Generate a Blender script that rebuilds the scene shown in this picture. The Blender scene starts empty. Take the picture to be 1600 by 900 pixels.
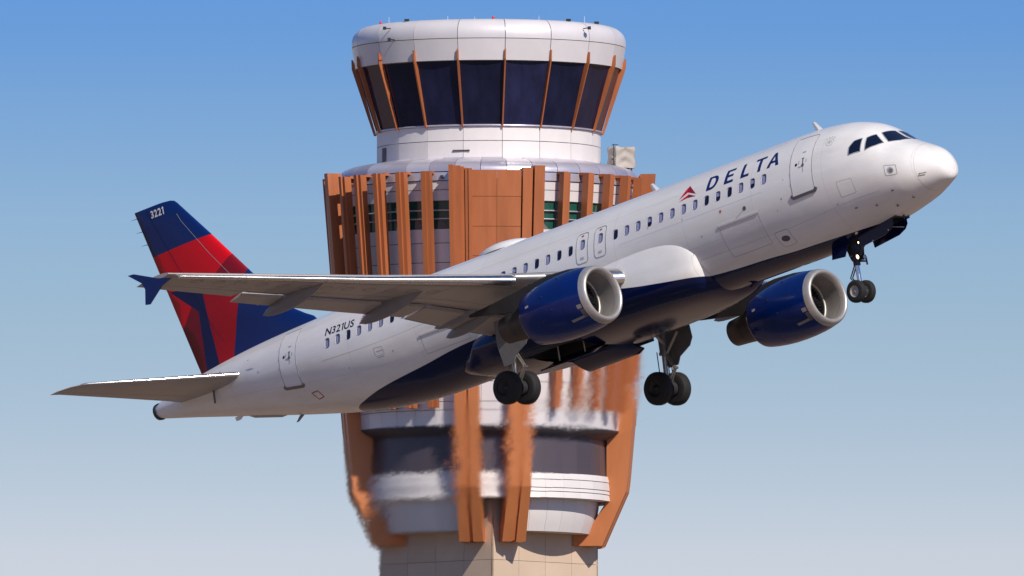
import bpy, bmesh, math, random
import numpy as np
from mathutils import Vector, Matrix
R_ = math.radians
random.seed(7)
SC = bpy.context.scene
COL = SC.collection

# ------------------------------------------------------------------ camera, sky, sun
CAM_ELEV = R_(3.8)
FPX = 26000.0                      # focal length in pixels of the 1600 px wide photograph
cam_d = bpy.data.cameras.new('camera'); cam = bpy.data.objects.new('camera', cam_d); COL.objects.link(cam)
cam_d.sensor_width = 36.0; cam_d.lens = FPX/1600*36.0
cam_d.clip_start = 1.0; cam_d.clip_end = 60000.0
CAMZ = 6.0
cam.location = (0, 0, CAMZ)
cam.rotation_euler = (R_(90)+CAM_ELEV, 0, 0)
SC.camera = cam

SUN_AZ, SUN_EL = 30.0, 39.0        # degrees right of straight behind the camera, degrees up
S_dir = Vector((math.sin(R_(SUN_AZ))*math.cos(R_(SUN_EL)), -math.cos(R_(SUN_AZ))*math.cos(R_(SUN_EL)), math.sin(R_(SUN_EL))))
sun_d = bpy.data.lights.new('sun', 'SUN'); sun = bpy.data.objects.new('sun', sun_d); COL.objects.link(sun)
sun_d.energy = 4.4; sun_d.angle = R_(0.53); sun_d.color = (1.0, 0.915, 0.81)
sun.rotation_euler = S_dir.to_track_quat('Z', 'Y').to_euler()

w = bpy.data.worlds.new('World'); SC.world = w; w.use_nodes = True
nt = w.node_tree; bg = nt.nodes['Background']
sky = nt.nodes.new('ShaderNodeTexSky'); sky.sky_type = 'NISHITA'; sky.sun_disc = False
sky.sun_elevation = R_(SUN_EL)
sky.sun_rotation = R_(180 - SUN_AZ)
sky.altitude = 340; sky.air_density = 1.0; sky.dust_density = 0.6; sky.ozone_density = 2.0
# horizon haze: the dusty lowest degrees of the sky are paler, the air above is deeper blue
geo_n = nt.nodes.new('ShaderNodeTexCoord'); sep = nt.nodes.new('ShaderNodeSeparateXYZ')
nt.links.new(geo_n.outputs['Generated'], sep.inputs[0])
ramp = nt.nodes.new('ShaderNodeValToRGB'); nt.links.new(sep.outputs['Z'], ramp.inputs[0])
SKY_STOPS = [(0.0, (1.024, 0.918, 1.105)), (0.0494, (0.948, 0.85, 1.023)), (0.0567, (0.719, 0.733, 0.926)), (0.0605, (0.656, 0.692, 0.888)), (0.0644, (0.584, 0.66, 0.842)), (0.0701, (0.516, 0.629, 0.873)), (0.0759, (0.391, 0.546, 0.871)), (0.0833, (0.256, 0.464, 0.911)), (0.16, (0.238, 0.432, 0.847)), (0.5, (0.62, 0.72, 0.9)), (1.0, (0.9, 0.93, 1))]
while len(ramp.color_ramp.elements) < len(SKY_STOPS): ramp.color_ramp.elements.new(0.5)
for e_, (p_, c_) in zip(ramp.color_ramp.elements, SKY_STOPS): e_.position = p_; e_.color = (*c_, 1)
mul = nt.nodes.new('ShaderNodeMix'); mul.data_type = 'RGBA'; mul.blend_type = 'MULTIPLY'; mul.inputs[0].default_value = 1
nt.links.new(sky.outputs[0], mul.inputs[6]); nt.links.new(ramp.outputs[0], mul.inputs[7])
nt.links.new(mul.outputs[2], bg.inputs[0]); bg.inputs[1].default_value = 0.10

SC.render.engine = 'CYCLES'
SC.view_settings.view_transform = 'Standard'; SC.view_settings.look = 'None'
SC.view_settings.exposure = 0.0; SC.view_settings.gamma = 1.0
SC.render.resolution_x = 1024; SC.render.resolution_y = 576

# ------------------------------------------------------------------ materials
MATS = {}
def mat(name, col, rough=0.5, metal=0.0, coat=0.0, var=0.0, scale=3.0, bump=0.0, spec=0.5, emit=None, streak=None, rnd=0.0):
    m = bpy.data.materials.new(name); m.use_nodes = True
    t = m.node_tree; b = t.nodes['Principled BSDF']
    b.inputs['Base Color'].default_value = (*col, 1); b.inputs['Roughness'].default_value = rough
    b.inputs['Metallic'].default_value = metal; b.inputs['Coat Weight'].default_value = coat
    b.inputs['Coat Roughness'].default_value = 0.08; b.inputs['Specular IOR Level'].default_value = spec
    if emit: b.inputs['Emission Color'].default_value = (*emit[0], 1); b.inputs['Emission Strength'].default_value = emit[1]
    if var:
        tc = t.nodes.new('ShaderNodeTexCoord'); mp = t.nodes.new('ShaderNodeMapping'); n = t.nodes.new('ShaderNodeTexNoise')
        mp.inputs['Scale'].default_value = streak or (1, 1, 1)
        t.links.new(tc.outputs['Object'], mp.inputs[0]); t.links.new(mp.outputs[0], n.inputs['Vector'])
        n.inputs['Scale'].default_value = scale; n.inputs['Detail'].default_value = 6; n.inputs['Roughness'].default_value = 0.6
        r = t.nodes.new('ShaderNodeMapRange'); r.inputs[1].default_value = 0.3; r.inputs[2].default_value = 0.7
        r.inputs[3].default_value = 1-var; r.inputs[4].default_value = 1+var*0.6
        t.links.new(n.outputs['Fac'], r.inputs[0])
        mx = t.nodes.new('ShaderNodeVectorMath'); mx.operation = 'SCALE'; mx.inputs[0].default_value = col
        t.links.new(r.outputs[0], mx.inputs['Scale'])
        if rnd:
            oi = t.nodes.new('ShaderNodeObjectInfo'); rm = t.nodes.new('ShaderNodeMapRange'); rm.inputs[3].default_value = 1-rnd; rm.inputs[4].default_value = 1+rnd*.6
            m2 = t.nodes.new('ShaderNodeVectorMath'); m2.operation = 'SCALE'; t.links.new(oi.outputs['Random'], rm.inputs[0]); t.links.new(mx.outputs[0], m2.inputs[0]); t.links.new(rm.outputs[0], m2.inputs['Scale']); mx = m2
        t.links.new(mx.outputs[0], b.inputs['Base Color'])
        r2 = t.nodes.new('ShaderNodeMapRange'); r2.inputs[3].default_value = max(rough-.08, .02); r2.inputs[4].default_value = rough+.1
        t.links.new(n.outputs['Fac'], r2.inputs[0]); t.links.new(r2.outputs[0], b.inputs['Roughness'])
        if bump:
            bn = t.nodes.new('ShaderNodeBump'); bn.inputs['Strength'].default_value = bump; bn.inputs['Distance'].default_value = .02
            t.links.new(n.outputs['Fac'], bn.inputs['Height']); t.links.new(bn.outputs[0], b.inputs['Normal'])
    MATS[name] = m
    return m
WHITE = (0.80, 0.79, 0.78); NAVY = (0.002, 0.007, 0.048)
mat('white_paint', WHITE, .33, coat=.35, var=.05, scale=.8, streak=(.35, 1, 1))
mat('navy_paint', NAVY, .2, spec=.3)
mat('engine_blue', (0.001, 0.016, 0.135), .18, spec=.4, var=.10, scale=.9)
mat('fin_navy', (0.001, 0.018, 0.125), .4, coat=.05, spec=.35)
mat('fin_blue_dark', (0.005, 0.013, 0.075), .45, spec=.3)
mat('fin_red', (0.66, 0.002, 0.010), .45, coat=.03, spec=.3)
mat('fin_red_mid', (0.40, 0.003, 0.012), .45, spec=.3)
mat('fin_red_dark', (0.22, 0.005, 0.016), .45, spec=.3)
mat('logo_red', (0.55, 0.004, 0.015), .4)
mat('logo_red_dark', (0.26, 0.006, 0.018), .4)
mat('text_navy', (0.004, 0.016, 0.12), .4)
mat('text_dark', (0.02, 0.02, 0.06), .4)
mat('text_white', (0.8, 0.8, 0.8), .4)
mat('wing_grey', (0.36, 0.33, 0.32), .42, coat=.1, var=.12, scale=.9, streak=(.5, 1, 1))
mat('wing_grey_dark', (0.22, 0.21, 0.22), .45, var=.12, scale=1.5)
mat('cowl_grey', (0.24, 0.22, 0.22), .5)
mat('cowl_dark', (0.10, 0.09, 0.10), .5)
mat('pylon_grey', (0.030, 0.028, 0.030), .6, spec=.3, var=.15, scale=1.5)
mat('fairing_grey', (0.20, 0.20, 0.22), .4, coat=.1, var=.1, scale=2)
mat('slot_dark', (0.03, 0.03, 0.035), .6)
mat('polished_metal', (0.78, 0.76, 0.74), .22, metal=1.0, var=.06, scale=5)
mat('lip_metal', (0.46, 0.44, 0.43), .42, metal=.6, var=.08, scale=4)
mat('inlet_liner', (0.30, 0.28, 0.27), .5, metal=.3, var=.08, scale=3)
mat('steel', (0.45, 0.42, 0.38), .32, metal=.9, var=.2, scale=9)
mat('gear_grey', (0.13, 0.13, 0.14), .4, coat=.1, var=.15, scale=4)
mat('gear_dark', (0.05, 0.05, 0.055), .45, metal=.4, var=.2, scale=6)
mat('core_metal', (0.075, 0.065, 0.062), .45, metal=.6, var=.25, scale=4)
mat('fan_metal', (0.10, 0.10, 0.11), .3, metal=.9)
mat('spinner_black', (0.015, 0.015, 0.017), .3)
mat('tyre', (0.012, 0.012, 0.013), .75, var=.2, scale=8)
mat('rim_grey', (0.42, 0.40, 0.36), .45, metal=.5)
mat('rim_dark', (0.014, 0.014, 0.014), .6)
mat('window_glass', (0.006, 0.010, 0.035), .12, coat=.3)
mat('cockpit_glass', (0.004, 0.008, 0.028), .06, coat=.5)
mat('window_shade', (0.27, 0.29, 0.45), .5)
mat('window_reveal', (0.34, 0.35, 0.44), .6)
mat('window_reveal_light', (0.62, 0.61, 0.61), .4)
mat('seam_grey', (0.56, 0.55, 0.55), .5)
mat('seal_grey', (0.34, 0.34, 0.36), .6)
mat('sill_dark', (0.10, 0.10, 0.12), .5)
mat('sill_brown', (0.20, 0.16, 0.13), .5)
mat('mark_grey', (0.40, 0.39, 0.40), .6)
mat('black_part', (0.015, 0.015, 0.018), .5)
mat('probe_metal', (0.35, 0.33, 0.31), .35, metal=.8)
mat('red_mark', (0.35, 0.03, 0.03), .5)
mat('orange_mark', (0.6, 0.25, 0.08), .5)
mat('lamp_glow', (1, .8, .55), .3, emit=((1.0, .72, .38), 6))
mat('lamp_glass', (.8, .75, .65), .15, metal=.5)
mat('tower_white', (0.72, 0.69, 0.71), .36, metal=.12, var=.05, scale=.5, rnd=0.05)
mat('tower_cream', (0.72, 0.68, 0.67), .5, var=.05, scale=.5, rnd=0.05)
mat('tower_silver', (0.58, 0.55, 0.63), .30, metal=.5, var=.07, scale=.6)
mat('tower_silver_light', (0.70, 0.67, 0.74), .27, metal=.5, var=.07, scale=.6)
mat('tower_silver_dark', (0.47, 0.45, 0.54), .33, metal=.5, var=.07, scale=.6)
mat('tower_orange', (0.44, 0.135, 0.046), .5, metal=.15, var=.16, scale=1.1, streak=(1.5, 1.5, .12), rnd=0.1)
mat('tower_orange_bright', (0.56, 0.19, 0.065), .45, metal=.15, var=.09, scale=.7, streak=(1, 1, .25), rnd=0.06)
mat('tower_glass', (0.015, 0.017, 0.052), .08, coat=.0, spec=.45, var=.5, scale=.9, streak=(1, 1, .3), rnd=.35)  # varied tone within and between panes stands in for reflections and interior
mat('tower_green', (0.012, 0.085, 0.065), .14, coat=.3)
mat('tower_dark', (0.05, 0.045, 0.055), .5)
mat('louvre_grey', (0.105, 0.085, 0.10), .35, metal=.3, var=.06, scale=.5, rnd=0.1)
mat('tower_concrete', (0.60, 0.46, 0.34), .75, var=.07, scale=.4, bump=.2, rnd=0.06)
mat('shaft_joint', (0.30, 0.23, 0.17), .85)
mat('joint_dark', (0.18, 0.15, 0.14), .8)
mat('tarp_grey', (0.42, 0.38, 0.34), .7, var=.12, scale=1.3, bump=.5)
mat('beacon_red', (0.6, 0.05, 0.08), .4)

def fuselage_material():
    """white paint with a navy belly: the paint edge is a curve of height against station"""
    m = bpy.data.materials.new('fuselage_livery'); m.use_nodes = True; t = m.node_tree; b = t.nodes['Principled BSDF']
    tc = t.nodes.new('ShaderNodeTexCoord'); sp = t.nodes.new('ShaderNodeSeparateXYZ'); t.links.new(tc.outputs['Object'], sp.inputs[0])
    st = t.nodes.new('ShaderNodeMath'); st.operation = 'MULTIPLY_ADD'; st.inputs[1].default_value = -1/40; st.inputs[2].default_value = 17/40
    t.links.new(sp.outputs['X'], st.inputs[0])
    fc = t.nodes.new('ShaderNodeFloatCurve'); t.links.new(st.outputs[0], fc.inputs['Value'])
    # (station, edge height)
    E = [(0, -2.6), (2.2, -2.4), (2.65, -1.74), (3.1, -1.75), (3.96, -1.79), (5.1, -1.81), (6.6, -1.80), (7.95, -1.74), (9.4, -1.70), (10.8, -1.62), (12.2, -1.47), (13.4, -1.28), (14.0, -1.13), (15.5, -.93), (17.5, -.81), (19, -.86), (20.1, -.97), (21.7, -1.03), (23.7, -1.21), (25.8, -1.36), (27.1, -1.49), (27.8, -1.56), (28.25, -1.75), (28.6, -2.4), (40, -2.6)]
    c = fc.mapping.curves[0]
    while len(c.points) < len(E): c.points.new(.5, .5)
    for p, (s, z) in zip(c.points, E): p.location = (s/40, (z+3)/4); p.handle_type = 'AUTO_CLAMPED'
    fc.mapping.update()
    z2 = t.nodes.new('ShaderNodeMath'); z2.operation = 'MULTIPLY_ADD'; z2.inputs[1].default_value = 1/4; z2.inputs[2].default_value = 3/4
    t.links.new(sp.outputs['Z'], z2.inputs[0])
    df = t.nodes.new('ShaderNodeMath'); df.operation = 'SUBTRACT'; t.links.new(fc.outputs[0], df.inputs[0]); t.links.new(z2.outputs[0], df.inputs[1])
    mr = t.nodes.new('ShaderNodeMapRange'); mr.inputs[1].default_value = -.0012; mr.inputs[2].default_value = .0012; t.links.new(df.outputs[0], mr.inputs[0])
    # grime streaks along the airflow on the white
    mp = t.nodes.new('ShaderNodeMapping'); mp.inputs['Scale'].default_value = (.22, 1.3, 1.3); n = t.nodes.new('ShaderNodeTexNoise')
    n.inputs['Scale'].default_value = 1.3; n.inputs['Detail'].default_value = 7; n.inputs['Roughness'].default_value = .62
    t.links.new(tc.outputs['Object'], mp.inputs[0]); t.links.new(mp.outputs[0], n.inputs['Vector'])
    cr = t.nodes.new('ShaderNodeValToRGB'); t.links.new(n.outputs['Fac'], cr.inputs[0])
    cr.color_ramp.elements[0].position = .28; cr.color_ramp.elements[0].color = (.70, .685, .665, 1)
    cr.color_ramp.elements[1].position = .62; cr.color_ramp.elements[1].color = (*WHITE, 1)
    # skin joints: rings every few frames
    wv = t.nodes.new('ShaderNodeMath'); wv.operation = 'PINGPONG'; wv.inputs[1].default_value = 1.6; t.links.new(sp.outputs['X'], wv.inputs[0])
    ln = t.nodes.new('ShaderNodeMath'); ln.operation = 'LESS_THAN'; ln.inputs[1].default_value = .009; t.links.new(wv.outputs[0], ln.inputs[0])
    ls = t.nodes.new('ShaderNodeMath'); ls.operation = 'MULTIPLY'; ls.inputs[1].default_value = .30; t.links.new(ln.outputs[0], ls.inputs[0])
    mj = t.nodes.new('ShaderNodeMix'); mj.data_type = 'RGBA'; t.links.new(ls.outputs[0], mj.inputs[0]); t.links.new(cr.outputs[0], mj.inputs[6]); mj.inputs[7].default_value = (.35, .34, .35, 1)
    mx = t.nodes.new('ShaderNodeMix'); mx.data_type = 'RGBA'; t.links.new(mr.outputs[0], mx.inputs[0]); t.links.new(mj.outputs[2], mx.inputs[6]); mx.inputs[7].default_value = (*NAVY, 1)
    t.links.new(mx.outputs[2], b.inputs['Base Color'])
    rr = t.nodes.new('ShaderNodeMapRange'); rr.inputs[3].default_value = .38; rr.inputs[4].default_value = .27; t.links.new(n.outputs['Fac'], rr.inputs[0])
    rx = t.nodes.new('ShaderNodeMix'); t.links.new(mr.outputs[0], rx.inputs[0]); t.links.new(rr.outputs[0], rx.inputs[2]); rx.inputs[3].default_value = .16; t.links.new(rx.outputs[0], b.inputs['Roughness'])
    cw = t.nodes.new('ShaderNodeMapRange'); cw.inputs[3].default_value = .35; cw.inputs[4].default_value = .0; t.links.new(mr.outputs[0], cw.inputs[0]); t.links.new(cw.outputs[0], b.inputs['Coat Weight']); b.inputs['Coat Roughness'].default_value = .08
    sw = t.nodes.new('ShaderNodeMapRange'); sw.inputs[3].default_value = .5; sw.inputs[4].default_value = .3; t.links.new(mr.outputs[0], sw.inputs[0]); t.links.new(sw.outputs[0], b.inputs['Specular IOR Level'])
    # faint skin waviness between frames
    wn = t.nodes.new('ShaderNodeTexNoise'); wn.inputs['Scale'].default_value = 1.1; wn.inputs['Detail'].default_value = 1
    t.links.new(tc.outputs['Object'], wn.inputs['Vector'])
    bn = t.nodes.new('ShaderNodeBump'); bn.inputs['Strength'].default_value = .25; bn.inputs['Distance'].default_value = .03
    t.links.new(wn.outputs['Fac'], bn.inputs['Height']); t.links.new(bn.outputs[0], b.inputs['Normal'])
    MATS['fuselage_livery'] = m
fuselage_material()

# ------------------------------------------------------------------ helpers
class MB:
    """collects vertices and faces, then links ONE mesh object"""
    def __init__(s): s.v = []; s.f = []; s.m = []; s.sm = []
    def add(s, vs, fs, mi=0, smooth=False):
        o = len(s.v); s.v += [tuple(v) for v in vs]; s.f += [tuple(i+o for i in f) for f in fs]; s.m += [mi]*len(fs); s.sm += [smooth]*len(fs)
    def grid(s, P, mi=0, smooth=True, closeu=False, closev=False, skip=None):
        nu, nv = len(P), len(P[0]); vs = [p for r in P for p in r]; fs = []
        for i in range(nu if closeu else nu-1):
            for j in range(nv if closev else nv-1):
                if skip and skip(i, j): continue
                a, b = i, (i+1) % nu; c, d = j, (j+1) % nv
                fs.append((a*nv+c, a*nv+d, b*nv+d, b*nv+c))
        s.add(vs, fs, mi, smooth)
    def box(s, c, d, mi=0, M=None):
        vs = [Vector((c[0]+x*d[0]/2, c[1]+y*d[1]/2, c[2]+z*d[2]/2)) for x in (-1, 1) for y in (-1, 1) for z in (-1, 1)]
        if M: vs = [M @ v for v in vs]
        s.add(vs, [(0, 1, 3, 2), (4, 6, 7, 5), (0, 4, 5, 1), (2, 3, 7, 6), (0, 2, 6, 4), (1, 5, 7, 3)], mi)
    def tube(s, a, b, r1, r2=None, n=14, mi=0, caps=True):
        a, b = Vector(a), Vector(b); r2 = r1 if r2 is None else r2; d = (b-a).normalized()
        u = d.orthogonal().normalized(); v = d.cross(u)
        P = [[p+(u*math.cos(t)+v*math.sin(t))*r for t in [2*math.pi*k/n for k in range(n)]] for p, r in ((a, r1), (b, r2))]
        s.grid(P, mi, True, closev=True)
        if caps: s.add(P[0], [tuple(range(n))], mi); s.add(P[1], [tuple(reversed(range(n)))], mi)
    def lathe(s, prof, org, axis=(1, 0, 0), n=48, mi=0, smooth=True):
        """prof: (distance along axis, radius)"""
        d = Vector(axis).normalized(); u = Vector((0, 0, 1)).cross(d); u = u.normalized() if u.length > .01 else Vector((1, 0, 0)); v = d.cross(u); o = Vector(org)
        P = [[o+d*x+(u*math.cos(t)+v*math.sin(t))*r for t in [2*math.pi*k/n for k in range(n)]] for x, r in prof]
        s.grid(P, mi, smooth, closev=True)
    def prism(s, poly, off, mi=0):
        """flat polygon (list of 3d points) extruded by vector off"""
        n = len(poly); p = [Vector(q) for q in poly]; off = Vector(off)
        s.add(p+[q+off for q in p], [tuple(range(n)), tuple(reversed(range(n, 2*n)))]+[(i, i+n, (i+1) % n+n, (i+1) % n) for i in range(n)], mi)
    def build(s, name, mats, parent=None, normals=None, fix=True, merge=False):
        me = bpy.data.meshes.new(name); me.from_pydata(s.v, [], s.f)
        for k in (mats if isinstance(mats, (list, tuple)) else [mats]): me.materials.append(MATS[k])
        me.polygons.foreach_set('material_index', s.m); me.polygons.foreach_set('use_smooth', s.sm)
        if fix:
            bm = bmesh.new(); bm.from_mesh(me); 
            if merge: bmesh.ops.remove_doubles(bm, verts=bm.verts, dist=1e-5)
            bmesh.ops.recalc_face_normals(bm, faces=bm.faces); bm.to_mesh(me); bm.free()
        me.update()
        return link(name, me, parent)
def link(name, me, parent=None):
    o = bpy.data.objects.new(name, me); COL.objects.link(o)
    if parent: o.parent = parent
    return o
def mirrored(o, parent):
    """a true left-right mirror image of a part: its own mesh"""
    me = o.data.copy(); me.transform(Matrix.Scale(-1, 4, (0, 1, 0))); me.flip_normals()
    c = link(o.name.split('.')[0], me, parent); return c
def both(o, kids=()):
    """mirror part o and its sub-parts to the other side of the aircraft"""
    c = mirrored(o, o.parent)
    for k in kids: mirrored(k, c)
    return c
def lerp(tab, x, c=1):
    for a, b in zip(tab, tab[1:]):
        if x <= b[0]: t = (x-a[0])/(b[0]-a[0]) if b[0] > a[0] else 0; return a[c]+(b[c]-a[c])*max(t, 0)
    return tab[-1][c]
def rounded(w, h, r, n=4):
    out = []
    for cx, cy, a0 in ((w/2-r, h/2-r, 0), (-w/2+r, h/2-r, 90), (-w/2+r, -h/2+r, 180), (w/2-r, -h/2+r, 270)):
        for k in range(n+1): a = R_(a0+90*k/n); out.append((cx+r*math.cos(a), cy+r*math.sin(a)))
    return out

# ================================================================== AIRLINER
# measured in stations: s metres aft of the nose, y metres to starboard, z metres above the cabin centre line
def bp(s, y, z): return Vector((17-s, -y, z))
PROF = [(.12,-.72,-.72,0),(.13,-.57,-.86,.14),(.15,-.49,-.93,.22),(.19,-.38,-1.00,.32),(.27,-.23,-1.06,.44),(.4,-.05,-1.11,.58),(.58,.12,-1.16,.74),(.86,.29,-1.24,.96),(1.2,.47,-1.33,1.20),(1.6,.675,-1.46,1.38),(1.85,.83,-1.52,1.46),(2.1,1.035,-1.575,1.54),(2.5,1.36,-1.66,1.645),(2.9,1.60,-1.73,1.73),(3.3,1.75,-1.79,1.80),(3.8,1.89,-1.87,1.87),(4.4,1.98,-1.945,1.92),(5.2,2.048,-2.018,1.96),(6.4,2.07,-2.07,1.975),(8,2.07,-2.07,1.975),(24,2.07,-2.07,1.975),(25,2.07,-2.03,1.97),(26,2.07,-1.95,1.95),(27,2.065,-1.82,1.90),(28,2.05,-1.64,1.83),(29,2.03,-1.43,1.73),(30,2.0,-1.20,1.61),(31,1.96,-.96,1.47),(32,1.91,-.71,1.32),(33,1.84,-.46,1.15),(34,1.75,-.21,.97),(35,1.64,.04,.78),(36,1.50,.29,.58),(36.8,1.36,.48,.42),(37.3,1.25,.60,.32),(37.57,1.15,.68,.25)]
PR = np.array(PROF)
def _herm():
    x = PR[:, 0]; h = np.diff(x); ms = []
    for c in (1, 2, 3):
        y = PR[:, c]; d = np.diff(y)/h; m = np.zeros(len(x))
        for i in range(1, len(x)-1):
            if d[i-1]*d[i] > 0: w1 = 2*h[i]+h[i-1]; w2 = h[i]+2*h[i-1]; m[i] = (w1+w2)/(w1/d[i-1]+w2/d[i])
        m[0] = d[0]; m[-1] = d[-1]; ms.append(m)
    return x, h, ms
_X, _H, _MS = _herm()
def prof(s):
    i = min(max(int(np.searchsorted(_X, s))-1, 0), len(_H)-1); t = (s-_X[i])/_H[i]; o = []
    for c in (1, 2, 3):
        y = PR[:, c]; m = _MS[c-1]
        o.append((2*t**3-3*t*t+1)*y[i]+(t**3-2*t*t+t)*_H[i]*m[i]+(-2*t**3+3*t*t)*y[i+1]+(t**3-t*t)*_H[i]*m[i+1])
    return o
def SF(s, a, off=0.0):
    """point on the fuselage skin; a in degrees up from the starboard side; off = metres proud of it"""
    t, b, w_ = prof(s); ar = R_(a); h = (t-b)/2; zc = (t+b)/2
    p = bp(s, w_*math.cos(ar), zc+h*math.sin(ar))
    if off:
        e = .02; s0 = max(s-e, .12); t0, b0, w0 = prof(s0); s1 = min(s+e, 37.57); t1, b1, w1 = prof(s1)
        ds = bp(s1, w1*math.cos(ar), (t1+b1)/2+(t1-b1)/2*math.sin(ar))-bp(s0, w0*math.cos(ar), (t0+b0)/2+(t0-b0)/2*math.sin(ar))
        da = Vector((0, w_*math.sin(ar), h*math.cos(ar)))
        n = ds.cross(da).normalized()
        if n.y*(-math.cos(ar))+n.z*math.sin(ar) < 0: n = -n
        p = p+n*off
    return p
def ang(s, z):
    t, b, w_ = prof(s); return math.degrees(math.asin(max(-1, min(1, (z-(t+b)/2)/((t-b)/2)))))

air = bpy.data.objects.new('airliner', None); COL.objects.link(air)
air['label'] = 'white airliner with navy belly and red and blue tail climbing with gear down'
air['category'] = 'airliner'
Rc = Matrix(((0.71177544, 0.67660877, -0.1886168), (-0.2646173, 0.00955316, -0.96430619), (-0.65065613, 0.73628073, 0.18584209)))
ce, se = math.cos(CAM_ELEV), math.sin(CAM_ELEV)
C2W = Matrix(((1, 0, 0), (0, se, ce), (0, -ce, se)))     # image right, image down, view -> world
air.rotation_euler = (C2W @ Rc).to_euler()
air.location = Vector((0, 0, CAMZ)) + C2W @ Vector((2.5609, -0.2500, 566.092))

# ---- fuselage skin with window openings
WIN = [(6.79+.535*i, .71) for i in range(14)] + [(14.46, .78), (15.31, .78)] + [(15.88+.535*i, .71 if i < 16 else .71-.004*(i-16)) for i in range(23)]
def build_fuselage():
    svals = set()
    for s in [.12, .122, .126, .13, .138, .15, .165, .19, .22, .27, .33, .4, .48, .58, .7, .85, 1.0, 1.1, 1.3, 1.5, 1.7, 1.85, 2.0, 2.15, 2.3, 2.5, 2.7, 2.9, 3.1, 3.35, 3.6, 3.9, 4.2, 4.5, 4.9, 5.3, 5.8, 6.3]: svals.add(s)
    for k in range(22): svals.add(round(28.35+k*.42, 3))
    for s in (37.3, 37.45, 37.57): svals.add(s)
    ws = sorted(WIN)
    for s, z in ws: svals.add(round(s-.17, 4)); svals.add(round(s+.17, 4))
    sl = sorted(v for v in svals if v <= 37.57)
    cells = {}
    for s, z in ws: cells[sl.index(round(s-.17, 4))] = (s, z)
    # angles: from bottom -90 up starboard over top 90 down port to 270
    low = list(np.linspace(-90, 4.5, 24))+[8, 11, 14, 17, 20, 23, 26]; up = [29]+list(np.linspace(33.5, 90, 14))
    half = list(low)+list(up); iw = 24         # band between half[20]=7 and half[21]=35
    angs = half + [180-a for a in reversed(half[:-1])][:-1]
    N = len(angs); mb = MB()
    V = [[SF(s, a) for a in angs] for s in sl]
    NR = []
    faces = []
    nv = N
    vs = [p for r in V for p in r]
    ip = [i for i in range(N) if abs(angs[i]-(180-29)) < 1e-6][0]
    port = {iw, ip}
    skipj = set(range(iw, iw+7)) | set(range(ip, ip+7))
    def inbay(s, a):
        y = abs(SF(s, a)[1]); z = SF(s, a)[2]
        if z > -1.3: return False
        return (2.75 < s < 5.5 and y < .36) or (16.3 < s < 18.75 and .2 < y < 2.0 and z < -1.6)
    reveals = []
    for i in range(len(sl)-1):
        for j in range(N):
            j2 = (j+1) % N
            quad = (i*nv+j, i*nv+j2, (i+1)*nv+j2, (i+1)*nv+j)
            if i in cells and j in port:
                s, z = cells[i]; star = j == iw; ac = ang(s, z)
                if not star: ac = 180-ac
                rad = (prof(s)[0]-prof(s)[1])/2; k_ = math.radians(rad)
                hole = [(s+u, ac+v/k_) for (u, v) in rounded(.255, .365, .10, 4)]
                o = len(vs); vs += [SF(a, b) for a, b in hole]
                inner = [(o+n_, math.atan2((hp[1]-ac)*k_, (hp[0]-s)) % (2*math.pi)) for n_, hp in enumerate(hole)]
                outer = []
                for ii in (i, i+1):
                    for jj in range(j, j+8): outer.append((ii*nv+jj, math.atan2((angs[jj]-ac)*k_, (sl[ii]-s)) % (2*math.pi)))
                inner.sort(key=lambda t: t[1]); outer.sort(key=lambda t: t[1]); a_, b_ = 0, 0; na, nb = len(outer), len(inner)
                while a_ < na or b_ < nb:
                    ta = outer[(a_+1) % na][1]+(2*math.pi if a_+1 >= na else 0); tb = inner[(b_+1) % nb][1]+(2*math.pi if b_+1 >= nb else 0)
                    if b_ >= nb or (a_ < na and ta <= tb): faces.append((outer[a_ % na][0], outer[(a_+1) % na][0], inner[b_ % nb][0])); a_ += 1
                    else: faces.append((outer[a_ % na][0], inner[(b_+1) % nb][0], inner[b_ % nb][0])); b_ += 1
                continue
            if i in cells and j in skipj: continue
            sc, acn = (sl[i]+sl[i+1])/2, (angs[j]+(angs[j2] if j2 else 270))/2
            if inbay(sc, acn): continue
            faces.append(quad)
    o = len(vs); 
    faces.append(tuple((len(sl)-1)*nv+j for j in range(N)))
    mb.add(vs, faces, 0, True)
    o = mb.build('fuselage', 'fuselage_livery', air, merge=False)
    me = o.data; nl = []
    for v in me.vertices:
        s = 17-v.co.x
        s = max(s, .12); t, b, w_ = prof(max(min(s, 37.5), .122)); h = (t-b)/2; zc = (t+b)/2
        sn = max(-1, min(1, (v.co.z-zc)/h)); cs = -v.co.y/w_
        e = min(.03, .25*(s-.12)+.002); sa, sb = max(s-e, .121), min(s+e, 37.5); ta, ba, wa = prof(sa); tb, bb, wb = prof(sb)
        ds = Vector((-(sb-sa), -(wb-wa)*cs, (tb+bb-ta-ba)/2+((tb-bb)-(ta-ba))/2*sn)); da = Vector((0, w_*sn, h*cs))
        n = ds.cross(da)
        if n.length < 1e-9: n = Vector((1, 0, 0))
        n.normalize(); ref = Vector((0, v.co.y, v.co.z-zc))
        if s < .122: n = Vector((1, 0, 0))
        elif n.dot(ref) < 0: n = -n
        nl.append(n)
    me.normals_split_custom_set_from_vertices(nl)
    return o
fus = build_fuselage()

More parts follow.
